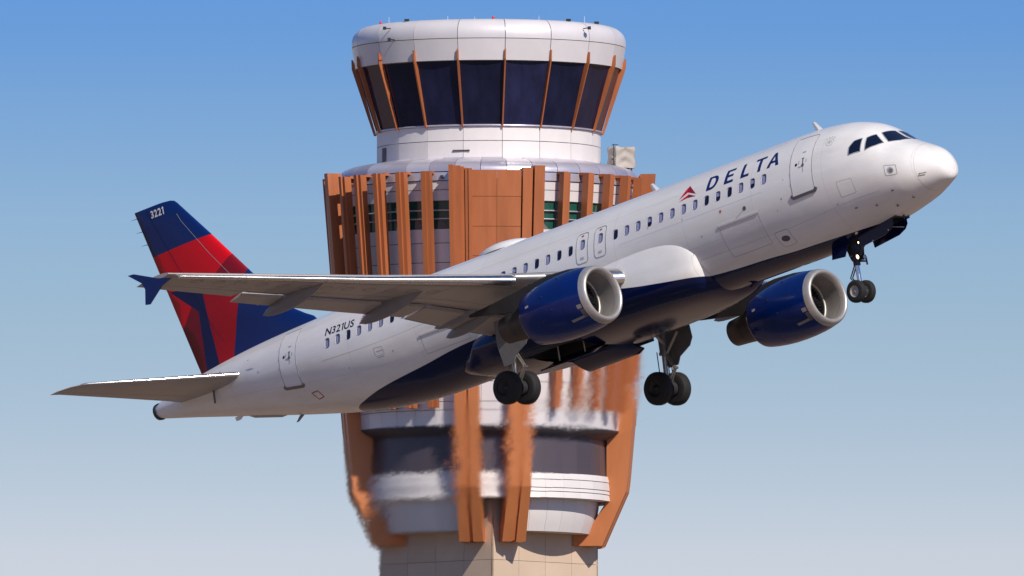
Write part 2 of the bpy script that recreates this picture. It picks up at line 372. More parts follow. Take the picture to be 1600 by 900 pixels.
# ---- cabin windows: reveal ring, pane set 5 cm inside, shades pulled down in some
shade_on = {0, 2, 6, 7, 8, 9, 11, 12, 14, 15, 18, 20, 22, 25, 26, 29, 31, 33, 34, 35, 37, 38}
half_sh = {1, 4, 10, 21}
for side in (1, -1):
    for k, (s, z) in enumerate(WIN):
        rad = (prof(s)[0]-prof(s)[1])/2; ac = ang(s, z)
        def P(u, v, off): 
            p = SF(s+u, ac+math.degrees(v/rad), off); return p if side == 1 else Vector((p.x, -p.y, p.z))
        rim = rounded(.272, .382, .106, 4); hole = rounded(.255, .365, .10, 4); inn = rounded(.235, .345, .093, 4)
        mb = MB(); mb.grid([[P(u, v, .001) for u, v in rim], [P(u, v, .004) for u, v in hole], [P(u, v, -.045) for u, v in inn]], 0, False, closev=True)
        fr = mb.build('cabin_window', 'window_reveal', air)
        mb = MB(); mb.add([P(u, v, -.040) for u, v in inn], [tuple(range(len(inn)))])
        mb.build('pane', 'window_glass', fr)
        if k in shade_on or k in half_sh:
            h = .30 if k in shade_on else .15
            mb = MB(); top = .155; mb.grid([[P(-.09+.18*i/4, top-h*j/3, -.036) for j in range(4)] for i in range(5)], 0, True)
            mb.build('window_shade', 'window_shade', fr)

def patch(name, m_, corners, off, parent=air, nu=10, nv=10, mi_side=True, th=.0):
    """four (s, a) corners TL,TR,BR,BL laid on the skin"""
    (a, b, c, d) = corners; mb = MB()
    def f(u, v, o): 
        s_ = (a[0]*(1-u)+b[0]*u)*(1-v)+(d[0]*(1-u)+c[0]*u)*v; g = (a[1]*(1-u)+b[1]*u)*(1-v)+(d[1]*(1-u)+c[1]*u)*v
        return SF(s_, g, o)
    mb.grid([[f(i/nu, j/nv, off) for j in range(nv+1)] for i in range(nu+1)], 0, True)
    return mb.build(name, m_, parent)
def ribbon(mb, loop, w, off, mi=0, closed=True, sub=6, th=.006):
    """raised line on the skin through (s,a) points"""
    pts = []
    n = len(loop)
    for i in range(n if closed else n-1):
        p, q = loop[i], loop[(i+1) % n]
        for k in range(sub): pts.append((p[0]+(q[0]-p[0])*k/sub, p[1]+(q[1]-p[1])*k/sub))
    if not closed: pts.append(loop[-1])
    n = len(pts); L = []; Rr = []
    for i in range(n):
        a = pts[(i-1) % n] if closed or i else pts[i]; b = pts[(i+1) % n] if closed or i < n-1 else pts[i]
        p0 = SF(*pts[i], off); d = SF(*b, off)-SF(*a, off)
        nrm = (SF(*pts[i], off+.05)-p0).normalized(); sd = d.cross(nrm).normalized()*w/2
        L.append((p0-nrm*th-sd, p0-sd, p0+sd, p0+sd-nrm*th))
    mb.grid([list(r) for r in L], mi, False, closeu=closed)
def rounded_loop(s0, s1, a0, a1, rs, n=4):
    sc, ac = (s0+s1)/2, (a0+a1)/2; ra = rs*28
    out = []
    for sx, sy, q in ((1, 1, 0), (-1, 1, 1), (-1, -1, 2), (1, -1, 3)):
        for k in range(n+1):
            t = R_(90*q+90*k/n); out.append((sc+sx*(abs(s1-s0)/2-rs)+rs*math.cos(t), ac+sy*(abs(a1-a0)/2-ra)+ra*math.sin(t)))
    return out
def disc(name, m_, s, a, r, off, parent=air, n=16, elong=1.0):
    rad = (prof(s)[0]-prof(s)[1])/2; mb = MB()
    mb.add([SF(s+r*elong*math.cos(t), a+math.degrees(r*math.sin(t)/rad), off) for t in [2*math.pi*k/n for k in range(n)]], [tuple(range(n))])
    return mb.build(name, m_, parent)

def passenger_door(s0, s1, a0, a1, sill, sil_col, dots):
    d = patch('passenger_door', 'white_paint', ((s0+.02, a1-1), (s1-.02, a1-1), (s1-.02, a0+1), (s0+.02, a0+1)), .006, nv=20)
    kids = []
    mb = MB(); ribbon(mb, rounded_loop(s0, s1, a0, a1, .10), .026, .010); kids.append(mb.build('door_seal', 'seal_grey', d))
    mb = MB(); ribbon(mb, [(s0-.07, a0+2.5), (s0+.0, a0-.3), (s1, a0-.3), (s1+.07, a0+2.5)], .10, .035, closed=False, th=.04); kids.append(mb.build('door_sill', sil_col, d))
    (ds, da), (hs, ha) = dots
    kids.append(disc('door_window', 'window_glass', ds, da, .055, .012, d))
    mb = MB(); ribbon(mb, [(hs, ha+4.6), (hs, ha-2.5)], .03, .02, closed=False); 
    ribbon(mb, [(hs-.05, ha-2.6), (hs+.05, ha-2.6)], .09, .022, closed=False)
    ribbon(mb, [(hs-.05, ha+4.8), (hs+.05, ha+4.8)], .03, .018, closed=False)
    kids.append(mb.build('door_handle', 'sill_dark', d))
    mb = MB()
    for (u, v, w_, hh) in ((0, 12, .16, .05), (.18, 1.5, .03, .12), (-.14, 1.5, .03, .12), (.15, -3.5, .13, .05), (0, -7, .03, .16)):
        ribbon(mb, [(hs+u-w_/2, ha+v), (hs+u+w_/2, ha+v)], hh, .0125, closed=False, th=.001)
    kids.append(mb.build('door_placard', 'mark_grey', d))
    both(d, kids)
passenger_door(4.60, 5.58, -8.5, 57, 0, 'sill_dark', ((5.29, 22), (4.98, 22)))
passenger_door(29.33, 30.22, -25, 53, 0, 'sill_brown', ((29.94, 14.5), (29.64, 14.5)))
for s in (14.46, 15.31):
    mb = MB(); ribbon(mb, rounded_loop(s-.27, s+.27, 3.5, 34.5, .13), .026, .010); d = mb.build('emergency_exit', 'seal_grey', air)
    mb = MB(); ribbon(mb, [(s-.05, 31.5), (s+.06, 31.5)], .05, .012, closed=False, th=.002); k1 = mb.build('exit_handle', 'red_mark', d)
    mb = MB()
    for v in (7.6, 9.0): ribbon(mb, [(s-.09, v), (s+.09, v)], .02, .011, closed=False, th=.001)
    k2 = mb.build('exit_placard', 'mark_grey', d); both(d, [k1, k2])

# cargo doors (starboard side only) with their hinge strips
def cargo(s0, s1, a0, a1, name='cargo_door'):
    mb = MB(); ribbon(mb, [(s0, a1), (s0, a0), (s1, a0), (s1, a1)], .014, .004, closed=False, sub=14, th=.002); d = mb.build(name, 'seal_grey', air)
    mb = MB(); ribbon(mb, [(s0-.02, a1), (s1+.02, a1)], .06, .03, closed=False, th=.04, sub=10); mb.build('hinge_strip', 'window_reveal_light', d)
    return d
cargo(7.25, 9.05, -42, -9)
cargo(21.1, 23.2, -26, -7)
disc('access_panel', 'sill_dark', 7.77, -1, .075, .008)
mb = MB(); ribbon(mb, [(7.85, -2.5), (8.25, -7.5)], .014, .005, closed=False, th=.002); mb.build('panel_seam', 'seal_grey', air)
o = disc('static_port', 'orange_mark', 8.85, 4, .055, .004); disc('port_hole', 'black_part', 8.85, 4.6, .025, .006, o)
# outflow and service panels
mb = MB(); ribbon(mb, rounded_loop(6.36, 6.98, -51, -33, .09), .014, .004); o = mb.build('service_panel', 'seal_grey', air)
disc('panel_vent', 'sill_dark', 6.66, -42, .12, .008, o, elong=1.5)
mb = MB(); ribbon(mb, [(28.78, -34), (29.14, -36), (29.02, -46), (28.70, -43)], .035, .006); mb.build('service_panel', 'red_mark', air)
mb = MB(); ribbon(mb, [(10.4, -33), (6.0, -33.5), (2.3, -31)], .014, .004, closed=False, sub=30, th=.002); mb.build('skin_seam', 'seam_grey', air)
mb = MB(); ribbon(mb, [(13.6, 8), (6.9, 8)], .010, .003, closed=False, sub=60, th=.002); mb.build('skin_seam', 'seam_grey', air)
mb = MB(); ribbon(mb, [(28.0, -2), (20.6, 5)], .010, .003, closed=False, sub=60, th=.002); mb.build('skin_seam', 'seam_grey', air)
mb = MB(); ribbon(mb, [(.98, 82), (.93, 40), (.93, 0), (.95, -35), (1.0, -80)], .009, .002, closed=False, sub=14, th=.001); mb.build('radome_seam', 'mark_grey', air)
mb = MB()
for v in (-4, 2): ribbon(mb, [(25.35, v-10), (25.05, v-10)], .02, .003, closed=False, th=.001)
ribbon(mb, [(25.45, -4), (25.05, -4.4), (25.0, -12), (25.4, -12.5)], .012, .003); mb.build('service_panel', 'seal_grey', air)
mb = MB(); ribbon(mb, rounded_loop(1.45, 1.85, -10, 8, .06), .02, .005); o = mb.build('pitot_plate', 'seal_grey', air)
disc('sensor_disc', 'seal_grey', 1.65, -1.2, .105, .010, o); disc('sensor_hub', 'probe_metal', 1.63, -1.5, .06, .02, o)
mb = MB(); mb.tube(SF(.86, -20, .0), SF(.84, -20, .05), .015); mb.tube(SF(.84, -20, .05), SF(.66, -20, .055), .012); mb.build('pitot_probe', 'gear_dark', air)
for s, a in ((2.75, -48), (3.45, -41), (1.55, -62), (2.2, -62), (1.9, -35)):
    mb = MB(); p = SF(s, a); q = SF(s, a, .07); mb.tube(p, q, .02, .014); mb.tube(q, q+Vector((.10, 0, 0)), .016, .010); mb.build('pitot_probe', 'gear_dark', air)
mb = MB(); ribbon(mb, rounded_loop(3.1, 3.7, -25, -8, .04), .01, .003); mb.build('service_panel', 'mark_grey', air)
for a_, s0_, s1_ in ((62, 6.2, 27.5), (38, 10.9, 25.6), (-20, 9.2, 21), (-22, 22, 33.5), (46, 28.5, 34.5)):
    mb = MB(); ribbon(mb, [(s0_, a_), ((s0_+s1_)/2, a_), (s1_, a_)], .008, .0025, closed=False, sub=50, th=.001); mb.build('lap_joint', 'seam_grey', air)
for s_, a_, r_ in ((9.9, -12, .03), (10.6, 10, .025), (6.1, -5, .03), (6.4, -14, .02), (12.2, 14, .025), (24.6, -12, .03), (26.8, -16, .025), (31.4, 5, .03), (32.0, 30, .03), (4.0, -30, .03), (5.9, 12, .02)):
    disc('skin_port', 'seal_grey', s_, a_, r_, .004)
for s_, a_ in ((31.9, 14), (31.8, 12.5)):
    mb = MB(); ribbon(mb, [(s_-.18, a_), (s_+.18, a_)], .02, .004, closed=False, th=.001); mb.build('placard', 'mark_grey', air)
# round alliance emblem aft of the cockpit, a ring of small marks
o = None; mb = MB()
sc_, ac_ = 3.95, 39
lp = [(sc_+.17*math.cos(t), ac_+.17*28*math.sin(t)) for t in [2*math.pi*k/20 for k in range(20)]]
ribbon(mb, lp, .012, .003, sub=2, th=.001)
for t in range(0, 360, 60):
    ribbon(mb, [(sc_+.02*math.cos(R_(t)), ac_+.02*28*math.sin(R_(t))), (sc_+.11*math.cos(R_(t+20)), ac_+.11*28*math.sin(R_(t+20)))], .022, .003, closed=False, th=.001)
mb.build('round_emblem', 'mark_grey', air)
mb = MB()
for k in range(4): t = 130-26*k; ribbon(mb, [(sc_+.26*math.cos(R_(t)), ac_+.26*28*math.sin(R_(t))), (sc_+.26*math.cos(R_(t-12)), ac_+.26*28*math.sin(R_(t-12)))], .035, .003, closed=False, th=.001)
mb.build('emblem_stars', 'mark_grey', air)

# ---- cockpit windows: glass set in a thin frame
def cockpit_window(poly):
    """poly of (s,a) corners"""
    c = (sum(p[0] for p in poly)/len(poly), sum(p[1] for p in poly)/len(poly)); n = len(poly)
    rings = []; K = 8; E = 6
    edge = []
    for i in range(n):
        p, q = poly[i], poly[(i+1) % n]
        for k in range(E): edge.append((p[0]+(q[0]-p[0])*k/E, p[1]+(q[1]-p[1])*k/E))
    mb = MB(); mb.grid([[SF(c[0]+(e[0]-c[0])*r/K, c[1]+(e[1]-c[1])*r/K, .006) for e in edge] for r in range(K+1)], 0, True, closev=True)
    g = mb.build('cockpit_window', 'cockpit_glass', air)
    mb = MB(); ribbon(mb, poly, .028, .012, sub=6, th=.012); f = mb.build('window_frame', 'seal_grey', g)
    both(g, [f])
cockpit_window([(2.31, 65), (2.22, 87.5), (1.58, 87.5), (1.70, 68), (1.93, 54)])
cockpit_window([(2.58, 46), (2.38, 57.5), (2.02, 48.5), (2.20, 38.5), (2.51, 25.8)])
cockpit_window([(2.70, 43.5), (2.96, 37.5), (3.10, 28.5), (3.10, 18.3), (2.66, 23.5)])

# ---- lettering, laid on the skin on both sides
def on_skin(name, m_, polys, s0, a0, parent=air, off=.004, slope=0.0, flip=True, off2=None, y2=None):
    """polys: lists of (u, v) metres, u forward along the fuselage, v up"""
    res = []
    for side in (1, -1):
        bm = bmesh.new()
        xs = [p[0] for q in polys for p in q]; W = max(xs)
        for q in polys:
            if side == 1: vs = [bm.verts.new((p[0], p[1], 0)) for p in q]
            else: vs = [bm.verts.new((p[0], p[1], 0)) for p in q]
            try: bm.faces.new(vs)
            except ValueError: pass
        v0 = min(p[1] for q in polys for p in q); v1 = max(p[1] for q in polys for p in q); v = v0+.04
        while v < v1:
            bmesh.ops.bisect_plane(bm, geom=bm.verts[:]+bm.edges[:]+bm.faces[:], plane_co=(0, v, 0), plane_no=(0, 1, 0)); v += .05
        u = .3
        while u < W: bmesh.ops.bisect_plane(bm, geom=bm.verts[:]+bm.edges[:]+bm.faces[:], plane_co=(u, 0, 0), plane_no=(1, 0, 0)); u += .3
        for vt in bm.verts:
            if side == 1: s = s0-vt.co.x
            else: s = s0-W+vt.co.x
            rad = (prof(s)[0]-prof(s)[1])/2
            p = SF(s, a0+math.degrees(vt.co.y/rad)+slope*vt.co.x, off); vt.co = p if side == 1 else Vector((p.x, -p.y, p.z))
        me = bpy.data.meshes.new(name); bm.to_mesh(me); bm.free(); me.materials.append(MATS[m_]); res.append(link(name, me, parent))
    return res
def font_polys(txt, h, bold=0.0, width=None, gap=.13):
    """letter outlines, one glyph at a time; the figure 1 gets its flag"""
    P = []; x = 0.0; ref = None
    def glyph(c):
        cu = bpy.data.curves.new('t', 'FONT'); cu.body = c; cu.size = 1; cu.offset = bold; cu.resolution_u = 3
        ob = bpy.data.objects.new('t', cu); COL.objects.link(ob); dg = bpy.context.evaluated_depsgraph_get()
        me = bpy.data.meshes.new_from_object(ob.evaluated_get(dg)); bpy.data.objects.remove(ob); bpy.data.curves.remove(cu)
        q = [[(me.vertices[i].co.x, me.vertices[i].co.y) for i in p.vertices] for p in me.polygons]; bpy.data.meshes.remove(me); return q
    for c in txt:
        if c == '1': t = .13+bold*2; q = [[(.16, 0), (.16+t, 0), (.16+t, 1), (.16, 1)], [(0, .72), (.16, .84), (.16, 1), (0, .86)]]
        else:
            q = glyph(c); ys = [p[1] for f in q for p in f]; k = 1/(max(ys)-min(ys)); x0 = min(p[0] for f in q for p in f); y0 = min(ys); q = [[((p[0]-x0)*k, (p[1]-y0)*k) for p in f] for f in q]
        w_ = max(p[0] for f in q for p in f); P += [[(x+p[0], p[1]) for p in f] for f in q]; x += w_+gap
    W = x-gap; sx = (width/W) if width else h
    return [[(p[0]*sx, p[1]*h) for p in f] for f in P]
H = .63; T = .135
def letter(c, x):
    if c == 'D':
        W = .50; out = []; ro, ri = H/2, H/2-T
        out.append([(0, 0), (T, 0), (T, H), (0, H)]); out.append([(T, 0), (.22, 0), (.22, T*.8), (T, T*.8)]); out.append([(T, H-T*.8), (.22, H-T*.8), (.22, H), (T, H)])
        for k in range(12):
            a, b = R_(-90+15*k), R_(-75+15*k)
            out.append([(.22+(W-.22)*math.cos(a), H/2+ro*math.sin(a)), (.22+(W-.22)*math.cos(b), H/2+ro*math.sin(b)), (.22+(W-.22-T)*math.cos(b), H/2+(ro-T*.8)*math.sin(b)), (.22+(W-.22-T)*math.cos(a), H/2+(ro-T*.8)*math.sin(a))])
    elif c == 'E': out = [[(0, 0), (T, 0), (T, H), (0, H)]]+[[(T, y), (w_, y), (w_, y+T*.8), (T, y+T*.8)] for y, w_ in ((0, .42), (H/2-T*.4, .38), (H-T*.8, .42))]
    elif c == 'L': out = [[(0, 0), (T, 0), (T, H), (0, H)], [(T, 0), (.38, 0), (.38, T*.8), (T, T*.8)]]
    elif c == 'T': out = [[(.19, 0), (.19+T, 0), (.19+T, H-T*.8), (.19, H-T*.8)], [(0, H-T*.8), (.5, H-T*.8), (.5, H), (0, H)]]
    elif c == 'A': out = [[(0, 0), (T*1.05, 0), (.285+T*.1, H*.8), (.285, H), (.23, H)], [(.56, 0), (.56-T*1.05, 0), (.285-T*.1, H*.8), (.285, H), (.34, H)], [(.15, H*.24), (.41, H*.24), (.38, H*.24+T*.75), (.18, H*.24+T*.75)]]
    return [[(x+p[0], p[1]) for p in q] for q in out]
word = []
for c, x in (('D', 0), ('E', .83), ('L', 1.60), ('T', 2.20), ('A', 2.82)):
    for o in on_skin('title_letter', 'text_navy', letter(c, x) if False else [[(p[0]-x, p[1]) for p in q] for q in letter(c, x)], 9.53-x, 30.3): pass
# the port title must read forwards too: move those letters so the word runs nose to tail from port
LW = {'D': .50, 'E': .42, 'L': .38, 'T': .5, 'A': .56}
tl = [o for o in air.children if o.name.startswith('title_letter')]
for (c, x), (st_, pt_) in zip((('D', 0), ('E', .83), ('L', 1.60), ('T', 2.20), ('A', 2.82)), zip(tl[0::2], tl[1::2])):
    want = 9.53-3.38+x; have = 9.53-x-LW[c]          # station of the letter's forward edge
    pt_.location.x = have-want
def logo():
    up_l = [(0, .10), (.33, .62), (.35, .30)]
    up_r = [(.33, .62), (.78, .10), (.35, .30)]
    lo_l = [(0, 0), (.42, .19), (.40, .05)]
    lo_r = [(.42, .19), (.80, 0), (.40, .05)]
    for side_polys, m_ in (([up_l, lo_l], 'logo_red'), ([up_r, lo_r], 'logo_red_dark')):
        mnx = min(p[0] for q in side_polys for p in q)
        on_skin('triangle_logo', m_, [[(p[0]-mnx, p[1]) for p in q] for q in side_polys], 10.79-mnx, 29.3)
logo()
on_skin('registration_text', 'text_dark', font_polys('N321US', .31, bold=.018, width=1.46), 27.78, 24.8)
# flag: white with red stripes and a blue corner
fl = []
for k in range(7): fl.append([(0.02*k, k*.066), (.62+.02*k, k*.066), (.63+.02*k, k*.066+.033), (.02*k+.01, k*.066+.033)])
on_skin('flag_stripes', 'fin_red_mid', fl, 26.05, 25, off=.004)
on_skin('flag_canton', 'text_navy', [[(.33, .24), (.74, .24), (.76, .46), (.35, .46)]], 26.05, 25, off=.007)

# ---- radome-like satellite dome and blade antennas
def hump(name, s0, s1, w_, h, m_='white_paint'):
    mb = MB(); P = []
    for i in range(17):
        t = i/16; s = s0+(s1-s0)*t; k = math.sin(math.pi*t)**.55
        P.append([bp(s, w_*k*math.cos(R_(a)), prof(s)[0]-.12+(h+.12)*k*math.sin(R_(a))) for a in range(0, 181, 15)])
    mb.grid(P, 0, True); return mb.build(name, m_, air)
hump('antenna_dome', 19.0, 21.6, .75, .22)
def blade(name, s, h, c, top=True, lean=.3, m_='white_paint', y=0):
    z = prof(s)[0]-.02 if top else prof(s)[1]+.02; sg = 1 if top else -1
    mb = MB(); P = []
    for t in (0, .5, .9, 1.0):
        cc = c*(1-.55*t); so = s+lean*t; w_ = .035*(1-.6*t)
        P.append([bp(so-cc/2, y, z+sg*h*t), bp(so, y+w_, z+sg*h*t), bp(so+cc/2, y, z+sg*h*t), bp(so, y-w_, z+sg*h*t)])
    mb.grid(P, 0, False, closev=True); mb.add(P[-1], [(0, 1, 2, 3)]); return mb.build(name, m_, air)
blade('blade_antenna', 5.5, .38, .34, lean=.22); blade('blade_antenna', 13.1, .34, .34, lean=.22)
blade('blade_antenna', 31.0, .20, .30, False, m_='fairing_grey'); blade('blade_antenna', 33.9, .14, .5, False, lean=.1)
blade('drain_mast', 2.6, .18, .10, False, lean=.0, m_='gear_dark', y=.05); blade('blade_antenna', 9.6, .16, .3, False, m_='navy_paint', y=0)
mb = MB(); P = [[bp(s, w_*math.cos(R_(a)), prof(s)[1]+.03+d*math.sin(R_(a))) for a in range(180, 361, 20)] for s, w_, d in ((31.6, .02, .0), (32.0, .16, .10), (33.2, .16, .10), (33.6, .02, .0))]
mb.grid(P, 0, True); mb.build('belly_fairing_strip', 'mark_grey', air)
# tail cone exhaust
mb = MB(); mb.lathe([(0, .30), (-.05, .30), (-.14, .285), (-.14, .20), (.2, .18)], bp(37.52, 0, .915), n=32); mb.build('tail_exhaust', 'gear_dark', air)
hump('tail_lamp', 37.3, 37.6, .05, .04, 'gear_dark')

# ---- wing to body fairing
def smooth_tab(T_, s, c):
    x = [r[0] for r in T_]; y = [r[c] for r in T_]; h = [b-a for a, b in zip(x, x[1:])]; d = [(b-a)/q for a, b, q in zip(y, y[1:], h)]
    m = [d[0]]+[(0 if d[i-1]*d[i] <= 0 else 3*(h[i]+h[i-1])/((2*h[i]+h[i-1])/d[i-1]+(h[i]+2*h[i-1])/d[i])) for i in range(1, len(d))]+[d[-1]]
    i = 0
    while i < len(h)-1 and s > x[i+1]: i += 1
    t = (s-x[i])/h[i]
    return (2*t**3-3*t*t+1)*y[i]+(t**3-2*t*t+t)*h[i]*m[i]+(-2*t**3+3*t*t)*y[i+1]+(t**3-t*t)*h[i]*m[i+1]
def build_fairing():
    # station: side half width, top z (where it leaves the side), bottom z, angle top
    T_ = [(10.42, 1.60, -1.16, -1.35), (10.46, 1.72, -1.00, -1.60), (10.55, 1.83, -.80, -1.90), (10.75, 1.95, -.58, -2.10), (11.1, 2.06, -.36, -2.22), (11.8, 2.19, -.19, -2.32), (12.6, 2.29, -.14, -2.36), (14, 2.36, -.17, -2.40), (16, 2.36, -.30, -2.42), (18, 2.34, -.42, -2.42), (19.5, 2.28, -.62, -2.40), (20.5, 2.15, -.88, -2.34), (21.2, 1.98, -1.10, -2.24), (21.6, 1.80, -1.28, -2.14), (21.85, 1.60, -1.42, -2.06)]
    def row(s):
        w_, zt, zb = (smooth_tab(T_, s, c) for c in (1, 2, 3)); out = []
        zm = max(zb+.9, -1.62) if s < 21 else (zt+zb)/2-.1
        yt = prof(s)[2]*math.sqrt(max(0, 1-(zt/2.07)**2))-.03
        # side from top edge to max width then rounded under
        n = 10
        for i in range(n+1):
            t = i/n; y = yt+(w_-yt)*math.sin(t*math.pi/2)**.8; z = zt+(zm-zt)*t; out.append(bp(s, y, z))
        for i in range(1, 15):
            t = R_(90*i/14); out.append(bp(s, w_*max(math.cos(t), 0)**.62, zm+(zb-zm)*math.sin(t)**.9))
        full = out+[Vector((p.x, -p.y, p.z)) for p in reversed(out[:-1])]
        return full
    ss = [10.42, 10.44, 10.46, 10.5, 10.55, 10.65, 10.75, 10.9, 11.1, 11.3, 11.5, 11.7, 12.2, 12.6, 13.3, 14, 15, 16, 16.35, 17, 17.6, 18.2, 18.7, 19.1, 19.5, 20, 20.5, 20.9, 21.2, 21.45, 21.6, 21.75, 21.85]
    P = [row(s) for s in ss]; nv = len(P[0]); mb = MB()
    def skip(i, j):
        c = (P[i][j]+P[i+1][j+1])/2; s = 17-c.x
        return 16.3 < s < 18.75 and .22 < abs(c.y) < 1.9 and c.z < -1.75
    mb.grid(P, 0, True, skip=skip)
    # close the front and rear edges down onto the skin
    mb.build('belly_fairing', 'fuselage_livery', air)
build_fairing()
# dark wheel wells
for y0, y1 in ((.2, 2.0), (-2.0, -.2)):
    mb = MB(); a = [bp(16.3, y0, -2.3), bp(18.75, y0, -2.3), bp(18.75, y1, -2.3), bp(16.3, y1, -2.3)]; b = [p+Vector((0, 0, 1.0)) for p in a]
    mb.add(a+b, [(4, 5, 6, 7), (0, 1, 5, 4), (1, 2, 6, 5), (2, 3, 7, 6), (3, 0, 4, 7)]); mb.build('wheel_well', 'slot_dark', air)
    mb = MB()
    for k in range(4): mb.tube(bp(16.4+.1*k, y0+.3*k*(1 if y1 > y0 else -1)*.5, -1.8-.1*k), bp(18.6, (y0+y1)/2+.1*k, -1.6-.12*k), .035)
    mb.build('well_pipes', 'gear_dark', air)
mb = MB(); a = [bp(2.7, -.36, -1.74), bp(5.5, -.36, -2.0), bp(5.5, .36, -2.0), bp(2.7, .36, -1.74)]; b = [p+Vector((0, 0, .8)) for p in a]
mb.add(a+b, [(4, 5, 6, 7), (0, 1, 5, 4), (1, 2, 6, 5), (2, 3, 7, 6), (3, 0, 4, 7)]); mb.build('wheel_well', 'slot_dark', air)

# ---- wings
def LE(y): return 13.22+.52*(y-1.98)
def TE(y): return 19.45+.02*(y-2) if y < 6.4 else 19.54+(y-6.4)*2.68/9.9
ZL = [(0, -1.0), (2, -.90), (4, -.72), (5.8, -.52), (6.9, -.37), (9.83, .01), (13.8, .61), (16, .94), (17, 1.09)]
ZT = [(0, -1.15), (2, -.93), (4, -.72), (5.8, -.47), (6.9, -.31), (9.35, .02), (12.45, .46), (15.7, .96), (17, 1.13)]
def zl(y): return lerp(ZL, y)
def zt(y): return lerp(ZT, y)
def tc_(y): return lerp([(0, .15), (2, .145), (6.4, .118), (17, .105)], y)
def thick(x): return 5*(.2969*math.sqrt(max(x, 0))-.126*x-.3516*x*x+.2843*x**3-.1036*x**4)
def wp(y, x, up):
    """point on the wing at span y, chord fraction x, upper (1) or lower (-1) skin"""
    le, te = LE(y), TE(y); c = te-le; z = zl(y)+.10+(zt(y)-zl(y)-.10)*x; th = thick(x)*tc_(y)*c
    camber = .012*c*math.sin(math.pi*x)
    return bp(le+c*x, y, z+camber+up*th*(1.0 if up > 0 else .82))
YS = [1.2, 2, 2.8, 3.6, 4.4, 5.2, 5.9, 6.4, 7, 8, 9, 10, 11, 12, 12.93]
YO = [12.93, 13.6, 14.4, 15.2, 15.9]
YT_ = [15.9, 16.2, 16.5]
XS = [1-math.cos(R_(90*i/16)) for i in range(17)]
def section(y, x1=1.0, x0=0.0):
    xs = [x0+(x1-x0)*x for x in XS]
    return [wp(y, x, 1) for x in reversed(xs)]+[wp(y, x, -1) for x in xs[1:]]
def wing_part(name, m_, ys, x0, x1, f=None, cap=True, parent=air):
    P = [section(y, x1, x0) for y in ys]
    if f: P = [[f(p, y) for p in r] for r, y in zip(P, ys)]
    mb = MB(); mb.grid(P, 0, True, closev=True)
    if cap: mb.add(P[0], [tuple(range(len(P[0])))]); mb.add(P[-1], [tuple(range(len(P[-1])))])
    o = mb.build(name, m_, parent)
    return o
wing = wing_part('wing', 'wing_grey', YS+YO[1:]+YT_[1:], 0.0, .78)
kids_w = []
# flaps run out and drooped, aileron, spoiler trailing strip
def flap_f(pivx, dx, dz, rot):
    def f(p, y):
        q = wp(y, pivx, -1); r = p-q; c, s_ = math.cos(rot), math.sin(rot)
        return q+Vector((r.x*c+r.z*s_-dx, r.y, -(-r.z*c+r.x*s_)*1.0 if False else r.z*c+r.x*s_*1.0-dz))
    return f
kids_w.append(wing_part('flap', 'wing_grey', [2.05, 3, 4, 5, 6.3], .735, 1.0, flap_f(.735, .42, .06, R_(8)), parent=wing))
kids_w.append(wing_part('flap', 'wing_grey', [6.42, 7.5, 9, 10.5, 12, 12.88], .735, 1.0, flap_f(.735, .32, .05, R_(8)), parent=wing))
kids_w.append(wing_part('aileron', 'wing_grey', [13.0, 14, 15, 15.85], .745, 1.0, flap_f(.745, .06, .0, R_(2)), parent=wing))
kids_w.append(wing_part('wing_tip_edge', 'wing_grey', [15.9, 16.2, 16.5], .745, 1.0, flap_f(.745, .04, .0, 0), parent=wing))
# slats: polished curved strips ahead of and below the wing nose
def slat(y0, y1, n=5):
    P = []
    for i in range(n+1):
        y = y0+(y1-y0)*i/n; c = TE(y)-LE(y); cs = max(.14*c, .36); h = .105*c*tc_(y)/.12; h = max(h, .15)*1.0
        base = bp(LE(y)-.16, y, zl(y)-.02); row = []
        prof_ = [(-cs, .52*h), (-.6*cs, .50*h), (-.3*cs, .40*h), (-.12*cs, .25*h), (-.03*cs, .10*h), (0, -.03*h), (-.03*cs, -.17*h), (-.12*cs, -.30*h), (-.30*cs, -.42*h), (-.33*cs, -.37*h), (-.2*cs, -.15*h), (-.3*cs, .15*h), (-.6*cs, .38*h)]
        for px_, pz_ in prof_: row.append(base+Vector((px_, 0, pz_)))
        P.append(row)
    mb = MB(); mb.grid(P, 0, True, closev=True); m = len(P[0]); mb.add(P[0], [tuple(range(m))]); mb.add(P[-1], [tuple(reversed(range(m)))])
    return mb.build('slat', 'polished_metal', wing)
for y0, y1 in ((2.35, 4.75), (5.8, 9.1), (9.11, 11.7), (11.71, 14.2), (14.21, 16.25)): kids_w.append(slat(y0, y1))
P = []
for y in np.linspace(3.7, 5.7, 8):
    c = TE(y)-LE(y); P.append([wp(y, x, u)+Vector((.03, 0, .004*u)) for u, x in ((1, .09), (1, .05), (1, .02), (1, .006), (1, 0), (-1, .006), (-1, .02), (-1, .035))])
mb = MB(); mb.grid(P, 0, True); kids_w.append(mb.build('leading_edge', 'lip_metal', wing))
# wing root strip between fairing and slat
mb = MB(); P = [[wp(y, x, 1)+Vector((0, 0, .02)) for x in (.76, .70)] for y in YS[1:]]; 
